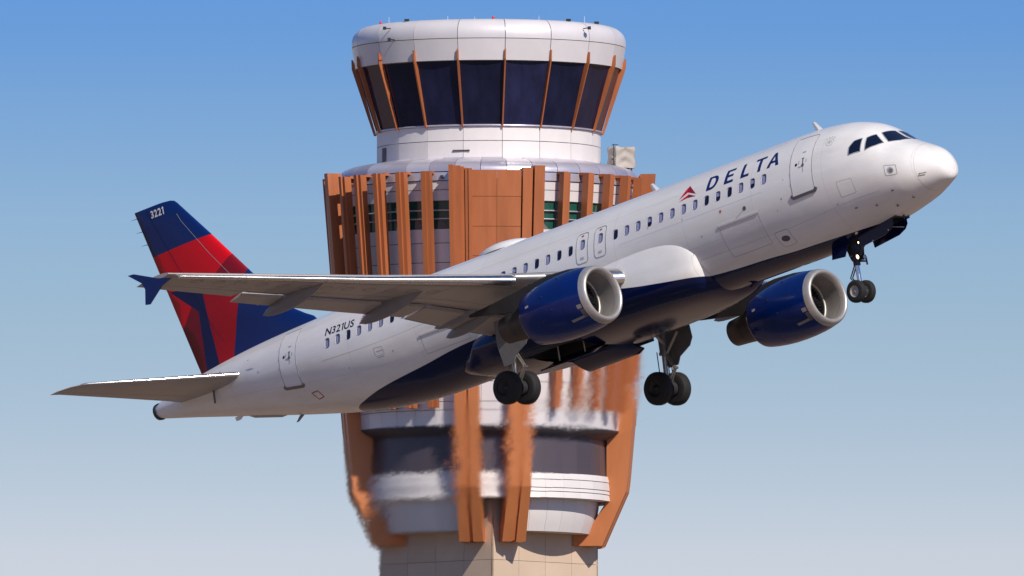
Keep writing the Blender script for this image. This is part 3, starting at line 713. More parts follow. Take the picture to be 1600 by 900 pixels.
# flap track fairings
def canoe(y, tail, length, w_, h, tilt=.12):
    """tail = (s, z) of the rear point"""
    mb = MB(); P = []
    for i in range(15):
        t = i/14; s = tail[0]-length*t; k = (max(math.sin(math.pi*min(t*1.0+.0, 1))**.62, .0)) if t < .5 else max(math.sin(math.pi*t)**.8, 0)
        zc = tail[1]+(length*t)*tilt+.06; P.append([bp(s, y+w_*k*math.cos(R_(a)), zc+h*k*math.sin(R_(a))) for a in range(0, 360, 24)])
    mb.grid(P, 0, True, closev=True); return mb.build('flap_track_fairing', 'fairing_grey', wing)
kids_w += [canoe(11.38, (21.6, -.13), 3.1, .17, .30), canoe(7.78, (20.6, -.66), 3.6, .19, .34, .15), canoe(4.5, (20.25, -.90), 2.6, .17, .27, .13), canoe(3.9, (20.35, -1.20), 2.6, .17, .27, .15)]
# open slot at the engine, static wicks
mb = MB()
for y in (13.2, 13.9, 14.6, 15.3): p = wp(y, 1.0, 1); mb.tube(p, p+Vector((-.22, 0, -.01)), .008, .003, 6)
kids_w.append(mb.build('static_wicks', 'black_part', wing)); kids_w[-1]['kind'] = 'stuff'
# underside access covers and painted slot shade: thin dark strips between wing box and flap
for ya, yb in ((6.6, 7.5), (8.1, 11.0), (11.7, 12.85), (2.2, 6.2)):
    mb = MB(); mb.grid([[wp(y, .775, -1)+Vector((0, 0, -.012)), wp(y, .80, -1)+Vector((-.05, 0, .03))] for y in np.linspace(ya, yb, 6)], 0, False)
    kids_w.append(mb.build('slot_shade_strip', 'slot_dark', wing))
for ya, yb in ((8.4, 9.2), (9.3, 10.3), (6.7, 7.3), (4.7, 5.5)):
    mb = MB(); mb.grid([[wp(y, .785, -1)+Vector((0, 0, -.03)), wp(y, .797, -1)+Vector((0, 0, -.028))] for y in np.linspace(ya, yb, 4)], 0, False)
    kids_w.append(mb.build('flap_track_rod', 'polished_metal', wing))
# wingtip fence
mb = MB()
FE = [(20.62, .93), (21.25, 1.08), (22.28, 1.50), (22.55, 1.52), (21.98, 1.10), (21.88, .86), (22.0, .36), (21.82, .33), (21.15, .78)]
mb.prism([bp(s, 16.5, z) for s, z in FE], (0, -.07, 0)); kids_w.append(mb.build('wingtip_fence', 'fin_navy', wing))
mb = MB(); P = [[Vector((p.x, p.y-.30*(1-.0), p.z)) if False else p for p in section(16.5, .78)]]
for i_, y in enumerate(np.linspace(7.4, 15.2, 12)):
    mb = MB(); c = TE(y)-LE(y); L = []
    for t in [2*math.pi*k/16 for k in range(17)]:
        for_ = []
        for rr in (1.0, .86): yy = y+.16*rr*math.cos(t); xx = .36+(.085*rr*math.sin(t))/max(c/2.6, .8); for_.append(wp(yy, xx, -1)+Vector((0, 0, -.008)))
        L.append(for_)
    mb.grid(L, 0, False); kids_w.append(mb.build('access_panel', 'wing_grey_dark', wing))
for x_ in (.16, .60):
    mb = MB(); mb.grid([[wp(y, x_, -1)+Vector((0, 0, -.006)), wp(y, x_+.006, -1)+Vector((0, 0, -.006))] for y in np.linspace(2.4, 16, 30)], 0, False); kids_w.append(mb.build('skin_seam', 'wing_grey_dark', wing))
for y in (7.2, 8.9, 10.6, 12.3, 14.0):
    mb = MB(); mb.grid([[wp(y, x, -1)+Vector((0, 0, -.006)), wp(y+.018, x, -1)+Vector((0, 0, -.006))] for x in np.linspace(.08, .76, 8)], 0, False); kids_w.append(mb.build('skin_seam', 'wing_grey_dark', wing))
both(wing, kids_w)

# ---- tailplane
def surf_lift(name, m_, secs, tcn=.10, xs=None):
    """secs: (LE point, TE point) pairs root to tip, thickness direction computed"""
    mb = MB(); P = []
    for a, b, nrm, tk in secs:
        c = (b-a).length; row = [a+(b-a)*x+nrm*thick(x)*tk*c for x in reversed(XS)]+[a+(b-a)*x-nrm*thick(x)*tk*c for x in XS[1:]]
        P.append(row)
    mb.grid(P, 0, True, closev=True); m = len(P[0]); mb.add(P[0], [tuple(range(m))]); mb.add(P[-1], [tuple(reversed(range(m)))])
    return mb, P
up_ = Vector((0, 0, 1))
hs = []
for y, l, t in ((.3, 31.9, 36.0), (1.1, 32.4, 36.0), (3.5, 33.82, 36.28), (5.9, 35.22, 36.60), (6.05, 35.40, 36.66), (6.18, 35.72, 36.72), (6.24, 36.3, 36.75)):
    z = .88+(y-1.1)*.078; hs.append((bp(l, y, z), bp(t, y, z-.02), up_, .10 if y < 6 else .06))
mb, P = surf_lift('tailplane', None, hs); tp = mb.build('tailplane', 'wing_grey', air)
mb = MB(); P = []
for a, b, n_, t_ in hs[1:-2]:
    c = (b-a).length; P.append([a+(b-a)*x+up_*(sg*(thick(x)*t_*c*1.06+.006))+Vector((.025, 0, 0)) for sg, x in ((1, .05), (1, .025), (1, .008), (1, 0), (-1, .008), (-1, .02))])
mb.grid(P, 0, True); k1 = mb.build('leading_edge', 'polished_metal', tp)
mb = MB(); P = []
for a, b, n_, t_ in hs[1:-2]: c = (b-a).length; P.append([a+(b-a)*x-up_*(thick(x)*t_*c*1.0+.004) for x in (.70, .706)])
mb.grid(P, 0, False); k2 = mb.build('elevator_gap', 'slot_dark', tp)
both(tp, [k1, k2])
for s_, y0 in ((1, 1), (-1, -1)):
    mb = MB(); mb.tube(bp(33.95, 1.02*s_, .95), bp(33.98, 1.05*s_, .25), .035); mb.tube(bp(33.6, 1.1*s_, .98), bp(33.5, 1.02*s_, 1.25), .02); mb.build('trim_scale', 'sill_dark', air)

# ---- fin, cut into its painted fields
FO = [(29.42, 2.0), (29.9, 2.30), (30.45, 2.70), (31.18, 3.50), (31.93, 4.27), (33.62, 6.26), (34.90, 7.74), (35.02, 7.84), (35.19, 7.90), (35.5, 7.93), (36.63, 7.90), (36.99, 7.87), (36.5, 6.2), (36.07, 4.81), (35.34, 1.75)]
def fin_le(z): return lerp([(1.0, 28.9), (2.0, 29.42), (2.22, 29.62), (2.42, 30.0), (2.70, 30.45), (3.50, 31.18), (4.27, 31.93), (6.26, 33.62), (7.74, 34.92), (7.84, 35.03), (7.90, 35.22), (7.93, 35.55)], z)
def fin_te(z): return lerp([(1.0, 35.1), (1.75, 35.34), (7.87, 36.99), (7.93, 37.0)], z)
def build_fin():
    zs = [1.1, 1.7, 2.0, 2.22, 2.42, 2.7, 3.1, 3.5, 4.27, 5.2, 6.26, 7.2, 7.74, 7.84, 7.90, 7.93]; P = []
    for z in zs:
        l, t = fin_le(z), fin_te(z); c = t-l; tk = .095 if z > 2.8 else .095*5.2/c*.82
        if z > 7.8: tk *= .5
        P.append([bp(l+c*x, thick(x)*tk*c, z) for x in reversed(XS)]+[bp(l+c*x, -thick(x)*tk*c, z) for x in XS[1:]])
    mb = MB(); mb.grid(P, 0, True, closev=True); m = len(P[0]); mb.add(P[-1], [tuple(range(m))])
    bm = bmesh.new(); vs = [bm.verts.new(v) for v in mb.v]
    for f in mb.f:
        try: bm.faces.new([vs[i] for i in f]).smooth = True
        except ValueError: pass
    bmesh.ops.remove_doubles(bm, verts=bm.verts, dist=1e-5); bmesh.ops.recalc_face_normals(bm, faces=bm.faces)
    # field borders, each a line in station/height
    LN = {'band': ((36.5, 6.2), (33.63, 6.24)), 'dark': ((32.86, 5.29), (33.69, 4.78)), 'right': ((32.21, 4.65), (32.34, 4.41)), 'right2': ((32.78, 3.56), (33.51, 1.9)),
          'strL': ((34.72, 4.49), (34.98, 2.07)), 'strR': ((34.42, 4.49), (34.33, 1.91)), 'tri': ((36.07, 4.81), (35.1, 4.02)), 'tri2': ((35.1, 4.02), (35.7, 3.44)), 'cap': ((36.07, 4.81), (34.42, 4.60))}
    def side(n, s, z): (a, b), (c, d) = LN[n]; return (c-a)*(z-b)-(d-b)*(s-a)
    for n, ((a, b), (c, d)) in LN.items():
        dv = Vector((-(c-a), 0, d-b)); no = Vector((-(d-b), 0, -(c-a)))
        bmesh.ops.bisect_plane(bm, geom=bm.verts[:]+bm.edges[:]+bm.faces[:], plane_co=bp(a, 0, b), plane_no=no.normalized())
    def x_at(n, z): (a, b), (c, d) = LN[n]; return a+(c-a)*(z-b)/(d-b)
    def z_at(n, s): (a, b), (c, d) = LN[n]; return b+(d-b)*(s-a)/(c-a)
    names = ['fin_navy', 'fin_red', 'fin_red_dark', 'fin_red_mid', 'fin_blue_dark']
    for f in bm.faces:
        c = f.calc_center_median(); s, z = 17-c.x, c.z
        if z > z_at('band', s): mi = 0
        elif s < (x_at('right', z) if z > 4.0 else x_at('right2', z)) or (3.5 < z <= 4.0 and s < x_at('right2', z)): mi = 0
        elif z > z_at('cap', s) or (z > 4.6 and s < 34.42): mi = 1 if z > z_at('dark', s)+0 or s > 33.69 else 2
        elif s < x_at('strR', z): mi = 3 if s < 33.3 and z > 4.6 else 2 if z < z_at('dark', s) and False else 3
        elif s < x_at('strL', z): mi = 4
        elif z > z_at('tri', s): mi = 4
        elif z > z_at('tri2', s): mi = 1
        else: mi = 2
        if mi == 3 and s > 33.2: mi = 3
        f.material_index = mi
    me = bpy.data.meshes.new('tail_fin'); bm.to_mesh(me); bm.free()
    for n in names: me.materials.append(MATS[n])
    fin = link('tail_fin', me, air)
    for sd in (1, -1):
        # fleet number
        mbt = MB()
        for q in font_polys('3221', .27, bold=.03, width=.66):
            pts = []
            for (u, v) in q:
                s = 36.18-u if sd == 1 else 35.50+u; z = 7.50+v; x = (s-fin_le(z))/(fin_te(z)-fin_le(z)); yy = thick(min(max(x, .02), .98))*.095*(fin_te(z)-fin_le(z))+.012
                pts.append(bp(s, sd*yy, z))
            mbt.add(pts, [tuple(range(len(pts)))])
        mbt.build('fleet_number', 'text_white', fin, fix=False)
        mbt = MB(); pts = [(34.95, 7.35), (34.80, 7.05), (33.75, 5.6), (32.6, 4.2), (31.9, 3.2)]; L = []
        for s, z in pts: x = (s-fin_le(z))/(fin_te(z)-fin_le(z)); yy = thick(max(x, .02))*.095*(fin_te(z)-fin_le(z))+.008; L.append([bp(s-.011, sd*yy, z), bp(s+.011, sd*yy, z)])
        mbt.grid(L, 0, False); mbt.build('leading_edge_seam', 'mark_grey', fin)
        mbt = MB(); L = []
        for z in np.linspace(2.4, 7.85, 12): s = fin_le(z)+.70*(fin_te(z)-fin_le(z)); yy = thick(.70)*.095*(fin_te(z)-fin_le(z))+.006; L.append([bp(s-.01, sd*yy, z), bp(s+.01, sd*yy, z)])
        mbt.grid(L, 0, False); mbt.build('rudder_gap', 'fin_blue_dark', fin)
    mbt = MB()
    for z in (7.7, 7.2, 6.7): p = bp(fin_te(z), 0, z); mbt.tube(p, p+Vector((-.3, 0, .02)), .012, .003, 6)
    o = mbt.build('static_wicks', 'black_part', fin); o['kind'] = 'stuff'
build_fin()

# ---- engines
def engine(y):
    e = bpy.data.objects.new('engine', None); COL.objects.link(e); e.parent = air
    e.scale = (1, .935, .935); e.location = bp(11.36, y, -2.02); e.rotation_euler = (0, R_(-1.2), R_(1.0 if y > 0 else -1.0))
    ax = (-1, 0, 0)
    mb = MB(); mb.lathe([(.26, 1.085), (.5, 1.13), (.8, 1.165), (1.2, 1.185), (1.6, 1.185), (2.0, 1.165), (2.4, 1.12), (2.75, 1.06), (3.05, .99), (3.12, .965), (3.10, .95), (2.7, .98), (2.0, .98)], (0, 0, 0), ax, 72)
    c = mb.build('engine_cowl', 'engine_blue', e)
    mb = MB(); mb.lathe([(.26, 1.087), (.16, 1.065), (.08, 1.035), (.03, 1.0), (0, .955), (.012, .915), (.05, .875), (.12, .845), (.22, .83)], (0, 0, 0), ax, 72); mb.build('inlet_lip', 'lip_metal', e)
    mb = MB(); mb.lathe([(.22, .83), (.4, .825), (.8, .845), (1.0, .865), (1.25, .87)], (0, 0, 0), ax, 72); mb.build('inlet_liner', 'inlet_liner', e)
    mb = MB(); mb.lathe([(.93, .872), (.93, .80), (1.0, .80), (1.0, .87)], (0, 0, 0), ax, 72); mb.build('fan_case_ring', 'rim_grey', e)
    # fan: 36 twisted blades on a disc
    mb = MB()
    for k in range(36):
        t = 2*math.pi*k/36; rows = []
        for r, tw, ch in ((.26, .35, .16), (.5, .7, .18), (.82, 1.05, .20)):
            er = Vector((0, math.cos(t), math.sin(t))); et = Vector((0, -math.sin(t), math.cos(t))); d = Vector((-math.cos(tw), 0, 0))+et*math.sin(tw)
            o_ = Vector((-1.12, 0, 0))+er*r; rows.append([o_-d*ch/2, o_+d*ch/2])
        mb.grid(rows, 0, False)
    mb.lathe([(1.3, .0), (1.3, .86)], (0, 0, 0), ax, 36); fan = mb.build('fan', 'fan_metal', e); fan['kind'] = 'stuff'
    mb = MB(); mb.lathe([(.78, .0), (.80, .04), (.88, .13), (1.0, .21), (1.1, .26), (1.25, .28)], (0, 0, 0), ax, 32); sp = mb.build('spinner', 'spinner_black', e)
    mb = MB(); rows = []
    for i in range(12):
        t = R_(20+i*20); q = .06+.13*i/11; x = .80+.62*q*q/.05*.28+.02; x = lerp([(0, .775), (.04, .795), (.13, .872), (.21, .99), (.26, 1.09)], q)-.004
        rows.append([Vector((-x, (q-.016)*math.cos(t), (q-.016)*math.sin(t))), Vector((-x, (q+.016)*math.cos(t), (q+.016)*math.sin(t)))])
    mb.grid(rows, 0, False); mb.build('spinner_swirl', 'text_white', e)
    mb = MB(); mb.lathe([(2.2, .74), (3.0, .70), (3.5, .60), (3.9, .545), (4.5, .49), (4.5, .46), (3.9, .47)], (0, 0, 0), ax, 48); mb.build('exhaust_nozzle', 'core_metal', e)
    mb = MB(); mb.lathe([(3.6, .33), (4.0, .28), (4.35, .14), (4.5, .02)], (0, 0, 0), ax, 32); mb.build('exhaust_plug', 'core_metal', e)
    # cowl seams and placards
    def cp(x, t, r=.004): rr = lerp([(.26, 1.085), (.5, 1.13), (.8, 1.165), (1.2, 1.185), (1.6, 1.185), (2.0, 1.165), (2.4, 1.12), (2.75, 1.06), (3.05, .99)], x)+r; return Vector((-x, -rr*math.cos(R_(t)), rr*math.sin(R_(t))))
    mb = MB()
    for x in (1.0, 2.05): mb.grid([[cp(x-.006, t), cp(x+.006, t)] for t in range(0, 361, 6)], 0, False)
    mb.grid([[cp(x, 178), cp(x, 178.6)] for x in np.linspace(1.0, 2.9, 12)], 0, False)
    mb.build('cowl_seam', 'fin_blue_dark', c)
    for st in (1, -1):
        for (x0, x1, t0, t1, m_) in ((.42, .95, -46, -40.5, 'cowl_grey'), (.30, .48, -26, -18, 'cowl_grey'), (.10+.18, .42, -47, -28, 'cowl_dark'), (2.55, 2.72, 12, 17, 'mark_grey')):
            f = (lambda a: a) if st == 1 else (lambda a: 180-a)
            mb = MB(); mb.grid([[cp(x, f(t), .006) for t in np.linspace(t0, t1, 5)] for x in np.linspace(x0, x1, 5)], 0, True); mb.build('cowl_placard', m_, c)
    # small scoop and latch bumps
    mb = MB()
    for x, t in ((1.35, 52), (1.9, 20), (1.5, -10), (2.3, -30)): mb.lathe([(-.05, 0), (-.03, .03), (.0, .04), (.04, .02), (.05, 0)], cp(x, t if y > 0 else t, .0), ax, 8)
    mb.build('cowl_latches', 'fin_blue_dark', c)
    # strake
    # pylon
    mb = MB(); yy = 0
    P = []
    for x, z0, z1, w_ in ((.75, 1.12, 1.18, .03), (1.3, 1.10, 1.28, .12), (2.2, .95, 1.34, .17), (3.0, .60, 1.30, .18), (3.9, .50, 1.20, .18), (5.0, .75, 1.10, .15), (6.0, .95, 1.05, .05)):
        P.append([Vector((-x, -w_, z0)), Vector((-x, -w_, z1-.05)), Vector((-x, -w_*.5, z1)), Vector((-x, w_*.5, z1)), Vector((-x, w_, z1-.05)), Vector((-x, w_, z0))])
    mb.grid(P, 0, False, closev=True); mb.build('pylon', 'pylon_grey', e)
    return e
engine(5.72); engine(-5.66)

# ---- landing gear
def tyre_prof(R0, w_, rr): 
    out = []
    for k in range(13):
        t = R_(-90+15*k); y = w_/2*(1 if math.sin(t) > 0 else -1)*abs(math.sin(t))**.75; r = rr+(R0-rr)*abs(math.cos(t))**.45; out.append((y, r))
    return out
def wheel(parent, s, y, z, R0, w_, out_, rimm, name='wheel'):
    mb = MB(); mb.lathe(tyre_prof(R0, w_, R0*.52), bp(s, y, z), (0, -1, 0), 44); 
    for gy in (-.25, 0, .25): mb.lathe([(gy*w_-.008, R0*.995), (gy*w_, R0*1.003), (gy*w_+.008, R0*.995)], bp(s, y, z), (0, -1, 0), 44)
    wl = mb.build(name, 'tyre', parent)
    return wl
def rims(mb, s, y, z, R0, w_):
    for sg in (1, -1):
        mb.lathe([(sg*w_*.40, R0*.56), (sg*w_*.46, R0*.53), (sg*w_*.40, R0*.47), (sg*w_*.22, R0*.40), (sg*w_*.20, R0*.20), (sg*w_*.34, R0*.17), (sg*w_*.34, 0)], bp(s, y, z), (0, -1, 0), 32)
def main_gear(sd):
    g = bpy.data.objects.new('main_gear', None); COL.objects.link(g); g.parent = air
    def q(s, y, z): return bp(s, y*sd, z)
    Y = 3.8
    mb = MB(); mb.tube(q(17.45, Y, -1.0), q(17.55, Y, -2.35), .15, .14, 20); mb.tube(q(17.55, Y, -2.35), q(17.56, Y, -2.45), .17, .17, 20); mb.build('strut', 'gear_grey', g)
    mb = MB(); mb.tube(q(17.56, Y, -2.45), q(17.68, Y, -3.55), .085, .085, 18); mb.tube(q(17.7, Y-.46, -3.6), q(17.7, Y+.46, -3.6), .08, .08, 16); mb.box(q(17.69, Y, -3.55), (.22, .26, .28)); mb.build('piston', 'steel', g)
    mb = MB()
    for o_ in (-.07, .07): mb.tube(q(17.45, Y+o_, -2.45), q(17.15, Y+o_*.6, -3.0), .035, .03, 10); mb.tube(q(17.15, Y+o_*.6, -3.0), q(17.55, Y+o_, -3.45), .03, .035, 10)
    mb.tube(q(17.15, Y-.1, -3.0), q(17.15, Y+.1, -3.0), .045, .045, 10); mb.build('torsion_link', 'steel', g)
    mb = MB(); mb.tube(q(17.45, Y, -2.1), q(17.0, 2.3, -1.35), .055, .05, 12); mb.tube(q(17.5, Y, -1.7), q(16.75, 3.2, -1.1), .05, .05, 12); mb.tube(q(17.5, Y+.05, -2.45), q(16.7, Y-.1, -1.85), .05, .05, 12); mb.build('side_stay', 'rim_grey', g)
    mb = MB()
    for k, (a, b) in enumerate((((17.35, 3.9, -2.3), (17.5, 3.95, -3.5)), ((17.75, 3.68, -2.3), (17.85, 3.7, -3.4)), ((17.6, 4.0, -2.6), (17.75, 4.05, -3.55)))): mb.tube(q(*a), q(*b), .018, .018, 6)
    for a in (-.16, .16): mb.lathe([(-.11, .26), (.11, .26)], q(17.7, Y+a, -3.6), (0, -1, 0), 20)
    mb.build('brake_lines', 'gear_dark', g)
    for yy, o_ in ((Y+.465, 1), (Y-.465, -1)):
        wl = wheel(g, 17.7, yy*sd, -3.6, .575, .41, o_, 'rim_dark'); mb = MB(); rims(mb, 17.7, yy*sd, -3.6, .575, .41); mb.build('rim', 'rim_dark', wl)
    # leg door, carried outboard of the strut
    mb = MB(); poly = [(16.5, -1.25), (17.85, -1.25), (17.9, -2.1), (17.75, -2.85), (17.3, -2.85), (17.15, -2.6), (16.62, -2.35), (16.45, -2.1)]
    mb.prism([q(s, 4.12, z) for s, z in poly], (0, -.045*sd, 0)); mb.build('gear_door', 'gear_grey', g)
    return g
main_gear(1); main_gear(-1)
# fuselage gear doors hanging open below the belly
for sd in (1, -1):
    mb = MB(); rows = []
    for t in np.linspace(0, 1, 7):
        y = .30+.95*t; z = -2.33-.28*math.sin(t*math.pi/2)-.12*t
        rows.append([bp(s, y*sd, z+(.10 if s < 16.3 else 0)) for s in (16.15, 16.4, 17.5, 18.6, 18.75)])
    P = rows+[[p+Vector((0, 0, .05)) for p in r] for r in reversed(rows)]
    mb.grid(P, 0, True, closeu=True); n = len(P); 
    o = mb.build('belly_door', 'navy_paint', air)
    mb = MB(); mb.tube(bp(17.0, .8*sd, -2.5), bp(16.9, .9*sd, -1.8), .03); mb.tube(bp(18.2, .8*sd, -2.5), bp(18.1, .9*sd, -1.8), .03); o2 = mb.build('door_rod', 'steel', o); o2['kind'] = 'stuff'
# nose gear
g = bpy.data.objects.new('nose_gear', None); COL.objects.link(g); g.parent = air
mb = MB(); mb.tube(bp(4.95, 0, -1.6), bp(5.05, 0, -2.55), .12, .12, 18); mb.tube(bp(5.05, 0, -2.55), bp(5.07, 0, -2.75), .125, .12, 18); mb.box(bp(5.05, 0, -2.3), (.30, .34, .22)); mb.box(bp(5.02, 0, -1.95), (.34, .5, .16))
mb.tube(bp(5.04, -.16, -2.55), bp(5.04, .16, -2.55), .09, .09, 12); mb.build('strut', 'gear_dark', g)
mb = MB(); mb.tube(bp(5.07, 0, -2.7), bp(5.11, 0, -3.6), .075, .075, 16); mb.tube(bp(5.12, -.26, -3.64), bp(5.12, .26, -3.64), .05, .05, 12); mb.box(bp(5.115, 0, -3.6), (.14, .12, .16)); mb.build('piston', 'polished_metal', g)
mb = MB()
for o_ in (-.05, .05): mb.tube(bp(5.15, o_, -2.75), bp(5.42, o_, -3.1), .025, .02, 8); mb.tube(bp(5.42, o_, -3.1), bp(5.17, o_, -3.5), .02, .025, 8)
mb.build('torsion_link', 'gear_grey', g)
mb = MB(); mb.tube(bp(4.97, .0, -2.45), bp(4.05, 0, -1.75), .045, .045, 10); mb.tube(bp(4.97, 0, -2.62), bp(4.62, 0, -2.72), .035, .03, 8); mb.tube(bp(4.62, 0, -2.62), bp(4.62, 0, -2.84), .03, .03, 8); mb.box(bp(5.0, .18, -2.2), (.16, .12, .3)); mb.box(bp(5.0, -.18, -2.2), (.16, .12, .3)); mb.build('drag_stay', 'gear_dark', g)
for yy in (.25, -.25):
    wl = wheel(g, 5.12, yy, -3.64, .385, .22, 1, 'rim_grey'); mb = MB(); rims(mb, 5.12, yy, -3.64, .385, .22); mb.build('rim', 'rim_grey', wl)
for (yy, zz, m_, r) in ((.18, -2.52, 'lamp_glow', .085), (-.18, -2.52, 'lamp_glass', .085), (.0, -2.02, 'lamp_glow', .045)):
    mb = MB(); mb.lathe([(0, 0), (.0, r*.85)], bp(4.83, yy, zz), (1, 0, 0), 16); ln_ = mb.build('landing_lamp', m_, g)
    mb = MB(); mb.lathe([(.01, r*.85), (.02, r), (-.10, r*.9), (-.14, 0)], bp(4.83, yy, zz), (1, 0, 0), 16); mb.build('lamp_housing', 'gear_dark', ln_)
for sd in (1, -1):
    mb = MB(); poly = [(2.85, -1.72), (2.85, -1.90), (2.98, -2.05), (3.3, -2.18), (4.45, -2.30), (4.50, -1.94)]
    mb.prism([bp(s, .37*sd, z) for s, z in poly], (0, .03*sd, 0)); o = mb.build('nose_gear_door', 'navy_paint', air)
    mb = MB(); mb.tube(bp(3.0, .34*sd, -1.98), bp(3.6, .34*sd, -1.80), .016); 
    mb.build('door_rod', 'text_white', o)
    mb = MB(); mb.prism([bp(4.9, .37*sd, -1.95), bp(5.7, .37*sd, -2.0), bp(5.68, .50*sd, -2.40), bp(5.1, .50*sd, -2.45)], (0, .03*sd, 0)); mb.build('nose_gear_door', 'navy_paint', air)
for s, z in ((3.1, -2.06), (3.85, -2.22)):
    mb = MB(); mb.lathe([(-.03, 0), (-.02, .03), (.02, .03), (.03, 0)], bp(s, .385, z), (0, -1, 0), 10); mb.build('door_hinge', 'rim_grey', air)

# ---- hot exhaust of the far engine: a streaming body of air that bends and blurs what lies behind it
EDDY, BLUR = 1.9, .42
def exhaust():
    m = bpy.data.materials.new('hot_air'); m.use_nodes = True; t = m.node_tree; t.nodes.remove(t.nodes['Principled BSDF'])
    out = t.nodes['Material Output']; rf = t.nodes.new('ShaderNodeBsdfRefraction'); rf.inputs['IOR'].default_value = 1.0016; rf.inputs['Roughness'].default_value = 0
    rf.inputs['Color'].default_value = (1, 1, 1, 1)
    # turbulence: slow eddies bend the view, fine ones blur it
    tc = t.nodes.new('ShaderNodeTexCoord'); mp = t.nodes.new('ShaderNodeMapping'); mp.inputs['Scale'].default_value = (.4, 1, 1); n = t.nodes.new('ShaderNodeTexNoise')
    n.inputs['Scale'].default_value = 2.6; n.inputs['Detail'].default_value = 6; n.inputs['Roughness'].default_value = .72
    t.links.new(tc.outputs['Object'], mp.inputs[0]); t.links.new(mp.outputs[0], n.inputs['Vector'])
    wn = t.nodes.new('ShaderNodeTexWhiteNoise'); t.links.new(tc.outputs['Object'], wn.inputs['Vector'])
    ge = t.nodes.new('ShaderNodeNewGeometry'); cur = ge.outputs['Normal']
    at = t.nodes.new('ShaderNodeAttribute'); at.attribute_name = 'turbulence'
    for src, k in ((n.outputs['Color'], EDDY), (wn.outputs['Color'], BLUR)):
        sb = t.nodes.new('ShaderNodeVectorMath'); sb.operation = 'SUBTRACT'; sb.inputs[1].default_value = (.5, .5, .5); t.links.new(src, sb.inputs[0])
        ma = t.nodes.new('ShaderNodeVectorMath'); ma.operation = 'MULTIPLY_ADD'; sk = t.nodes.new('ShaderNodeVectorMath'); sk.operation = 'SCALE'; sk.inputs['Scale'].default_value = k; t.links.new(at.outputs['Color'], sk.inputs[0]); t.links.new(sk.outputs[0], ma.inputs[1]); t.links.new(sb.outputs[0], ma.inputs[0]); t.links.new(cur, ma.inputs[2]); cur = ma.outputs[0]
    nz = t.nodes.new('ShaderNodeVectorMath'); nz.operation = 'NORMALIZE'; t.links.new(cur, nz.inputs[0]); t.links.new(nz.outputs[0], rf.inputs['Normal'])
    t.links.new(rf.outputs[0], out.inputs['Surface']); MATS['hot_air'] = m
    A = [(16.4, -2.05, .5), (18, -2.1, .9), (20, -2.2, 1.3), (22, -2.35, 1.6), (24.5, -2.6, 1.9), (27.5, -2.95, 2.4), (30.5, -3.1, 2.9), (33.5, -3.2, 3.2), (36.5, -3.2, 3.5), (42, -3.2, 3.7)]
    mb = MB(); NU, NV = 90, 31; st = []
    for side in (0, 1):
        P = []
        for i in range(NU+1):
            s = 16.4+25.6*i/NU; zc = lerp(A, s, 1); r = lerp(A, s, 2); row = []
            for j in range(NV):
                v = -1+2*j/(NV-1); th_ = .004+.025*max(0, 1-v*v)*min(1, (s-16.4)/2)*min(1, (42-s)/4); row.append(bp(s, -6.3-th_*side, zc+v*r))
                st.append(max(0, (1-v*v))**1.8*min(1, (s-16.4)/2.5)*min(1, (42-s)/9)*(.75+.25*math.sin(s*1.9+v*3)))
            P.append(row)
        if side: mb.grid([list(reversed(r)) for r in P], 0, False); st = st[:(NU+1)*NV]+[x for k in range(NU+1) for x in reversed(st[(NU+1)*NV+k*NV:(NU+1)*NV+(k+1)*NV])]
        else: mb.grid(P, 0, False); P0 = P
    o = mb.build('exhaust_heat_haze', 'hot_air', fix=False); ca = o.data.attributes.new('turbulence', 'FLOAT', 'POINT'); ca.data.foreach_set('value', st); o.location = air.location; o.rotation_euler = air.rotation_euler
    o['kind'] = 'stuff'; o['label'] = 'shimmering hot engine exhaust blurring the tower below the airliner'; o['category'] = 'heat haze'
exhaust()

# ================================================================== CONTROL TOWER
TD = 1100.0; PXM = FPX/TD*1.0
def TZ(y): return CAMZ+TD*math.tan(CAM_ELEV+math.atan((450-y)/FPX))     # height of a level seen edge-on at picture row y
def tr(px): return px/PXM
tower = bpy.data.objects.new('control_tower', None); COL.objects.link(tower)
tower.location = ((763.5-800)/FPX*TD, TD, 0)
tower['label'] = 'tall airport control tower with a dark glass cab and orange ribs rising behind the airliner'
tower['category'] = 'control tower'
TROT = 2.0
def cyl(th, r, z): t = R_(th); return Vector((r*math.sin(t), -r*math.cos(t), z))
def ring_panels(name, n, prof_, m_, th0=0.0, gap=.02, sub=3, flat=False, thick_=.06, back=None):
    """n alike panels round the tower, each an object sharing one mesh; prof_ = (radius, z) from top to bottom"""
    d = 360/n; r_ = max(p[0] for p in prof_); g = math.degrees(gap/r_)
    mb = MB(); P = []
    for i in range(sub+1):
        t = -d/2+g+(d-2*g)*i/sub
        row = []
        for r, z in prof_:
            if flat: rr = r*math.cos(R_(d/2))/math.cos(R_(t)); row.append(cyl(t, rr, z))
            else: row.append(cyl(t, r, z))
        P.append(row)
    cap = [list(r) for r in P]
    mb.grid(P, 0, not flat, False)
    # returns at the edges give each panel its depth
    for row in (P[0], P[-1]): mb.grid([row, [p-Vector((p.x, p.y, 0)).normalized()*thick_ for p in row]], 0, False)
    for k in (0, -1): mb.grid([[r[k] for r in P], [r[k]-Vector((r[k].x, r[k].y, 0)).normalized()*thick_ for r in P]], 0, False)
    first = mb.build(name, m_, tower, fix=False); out = [first]
    first.rotation_euler.z = R_(th0)
    for k in range(1, n):
        c = first.copy(); COL.objects.link(c); c.rotation_euler.z = R_(th0+d*k); out.append(c)
    return out
def solid(name, prof_, m_, n=72, kind=None, th0=0):
    mb = MB(); P = [[cyl(360*k/n+th0, r, z) for k in range(n)] for r, z in prof_]; mb.grid(P, 0, True, closev=True)
    return mb.build(name, m_, tower)
z = TZ
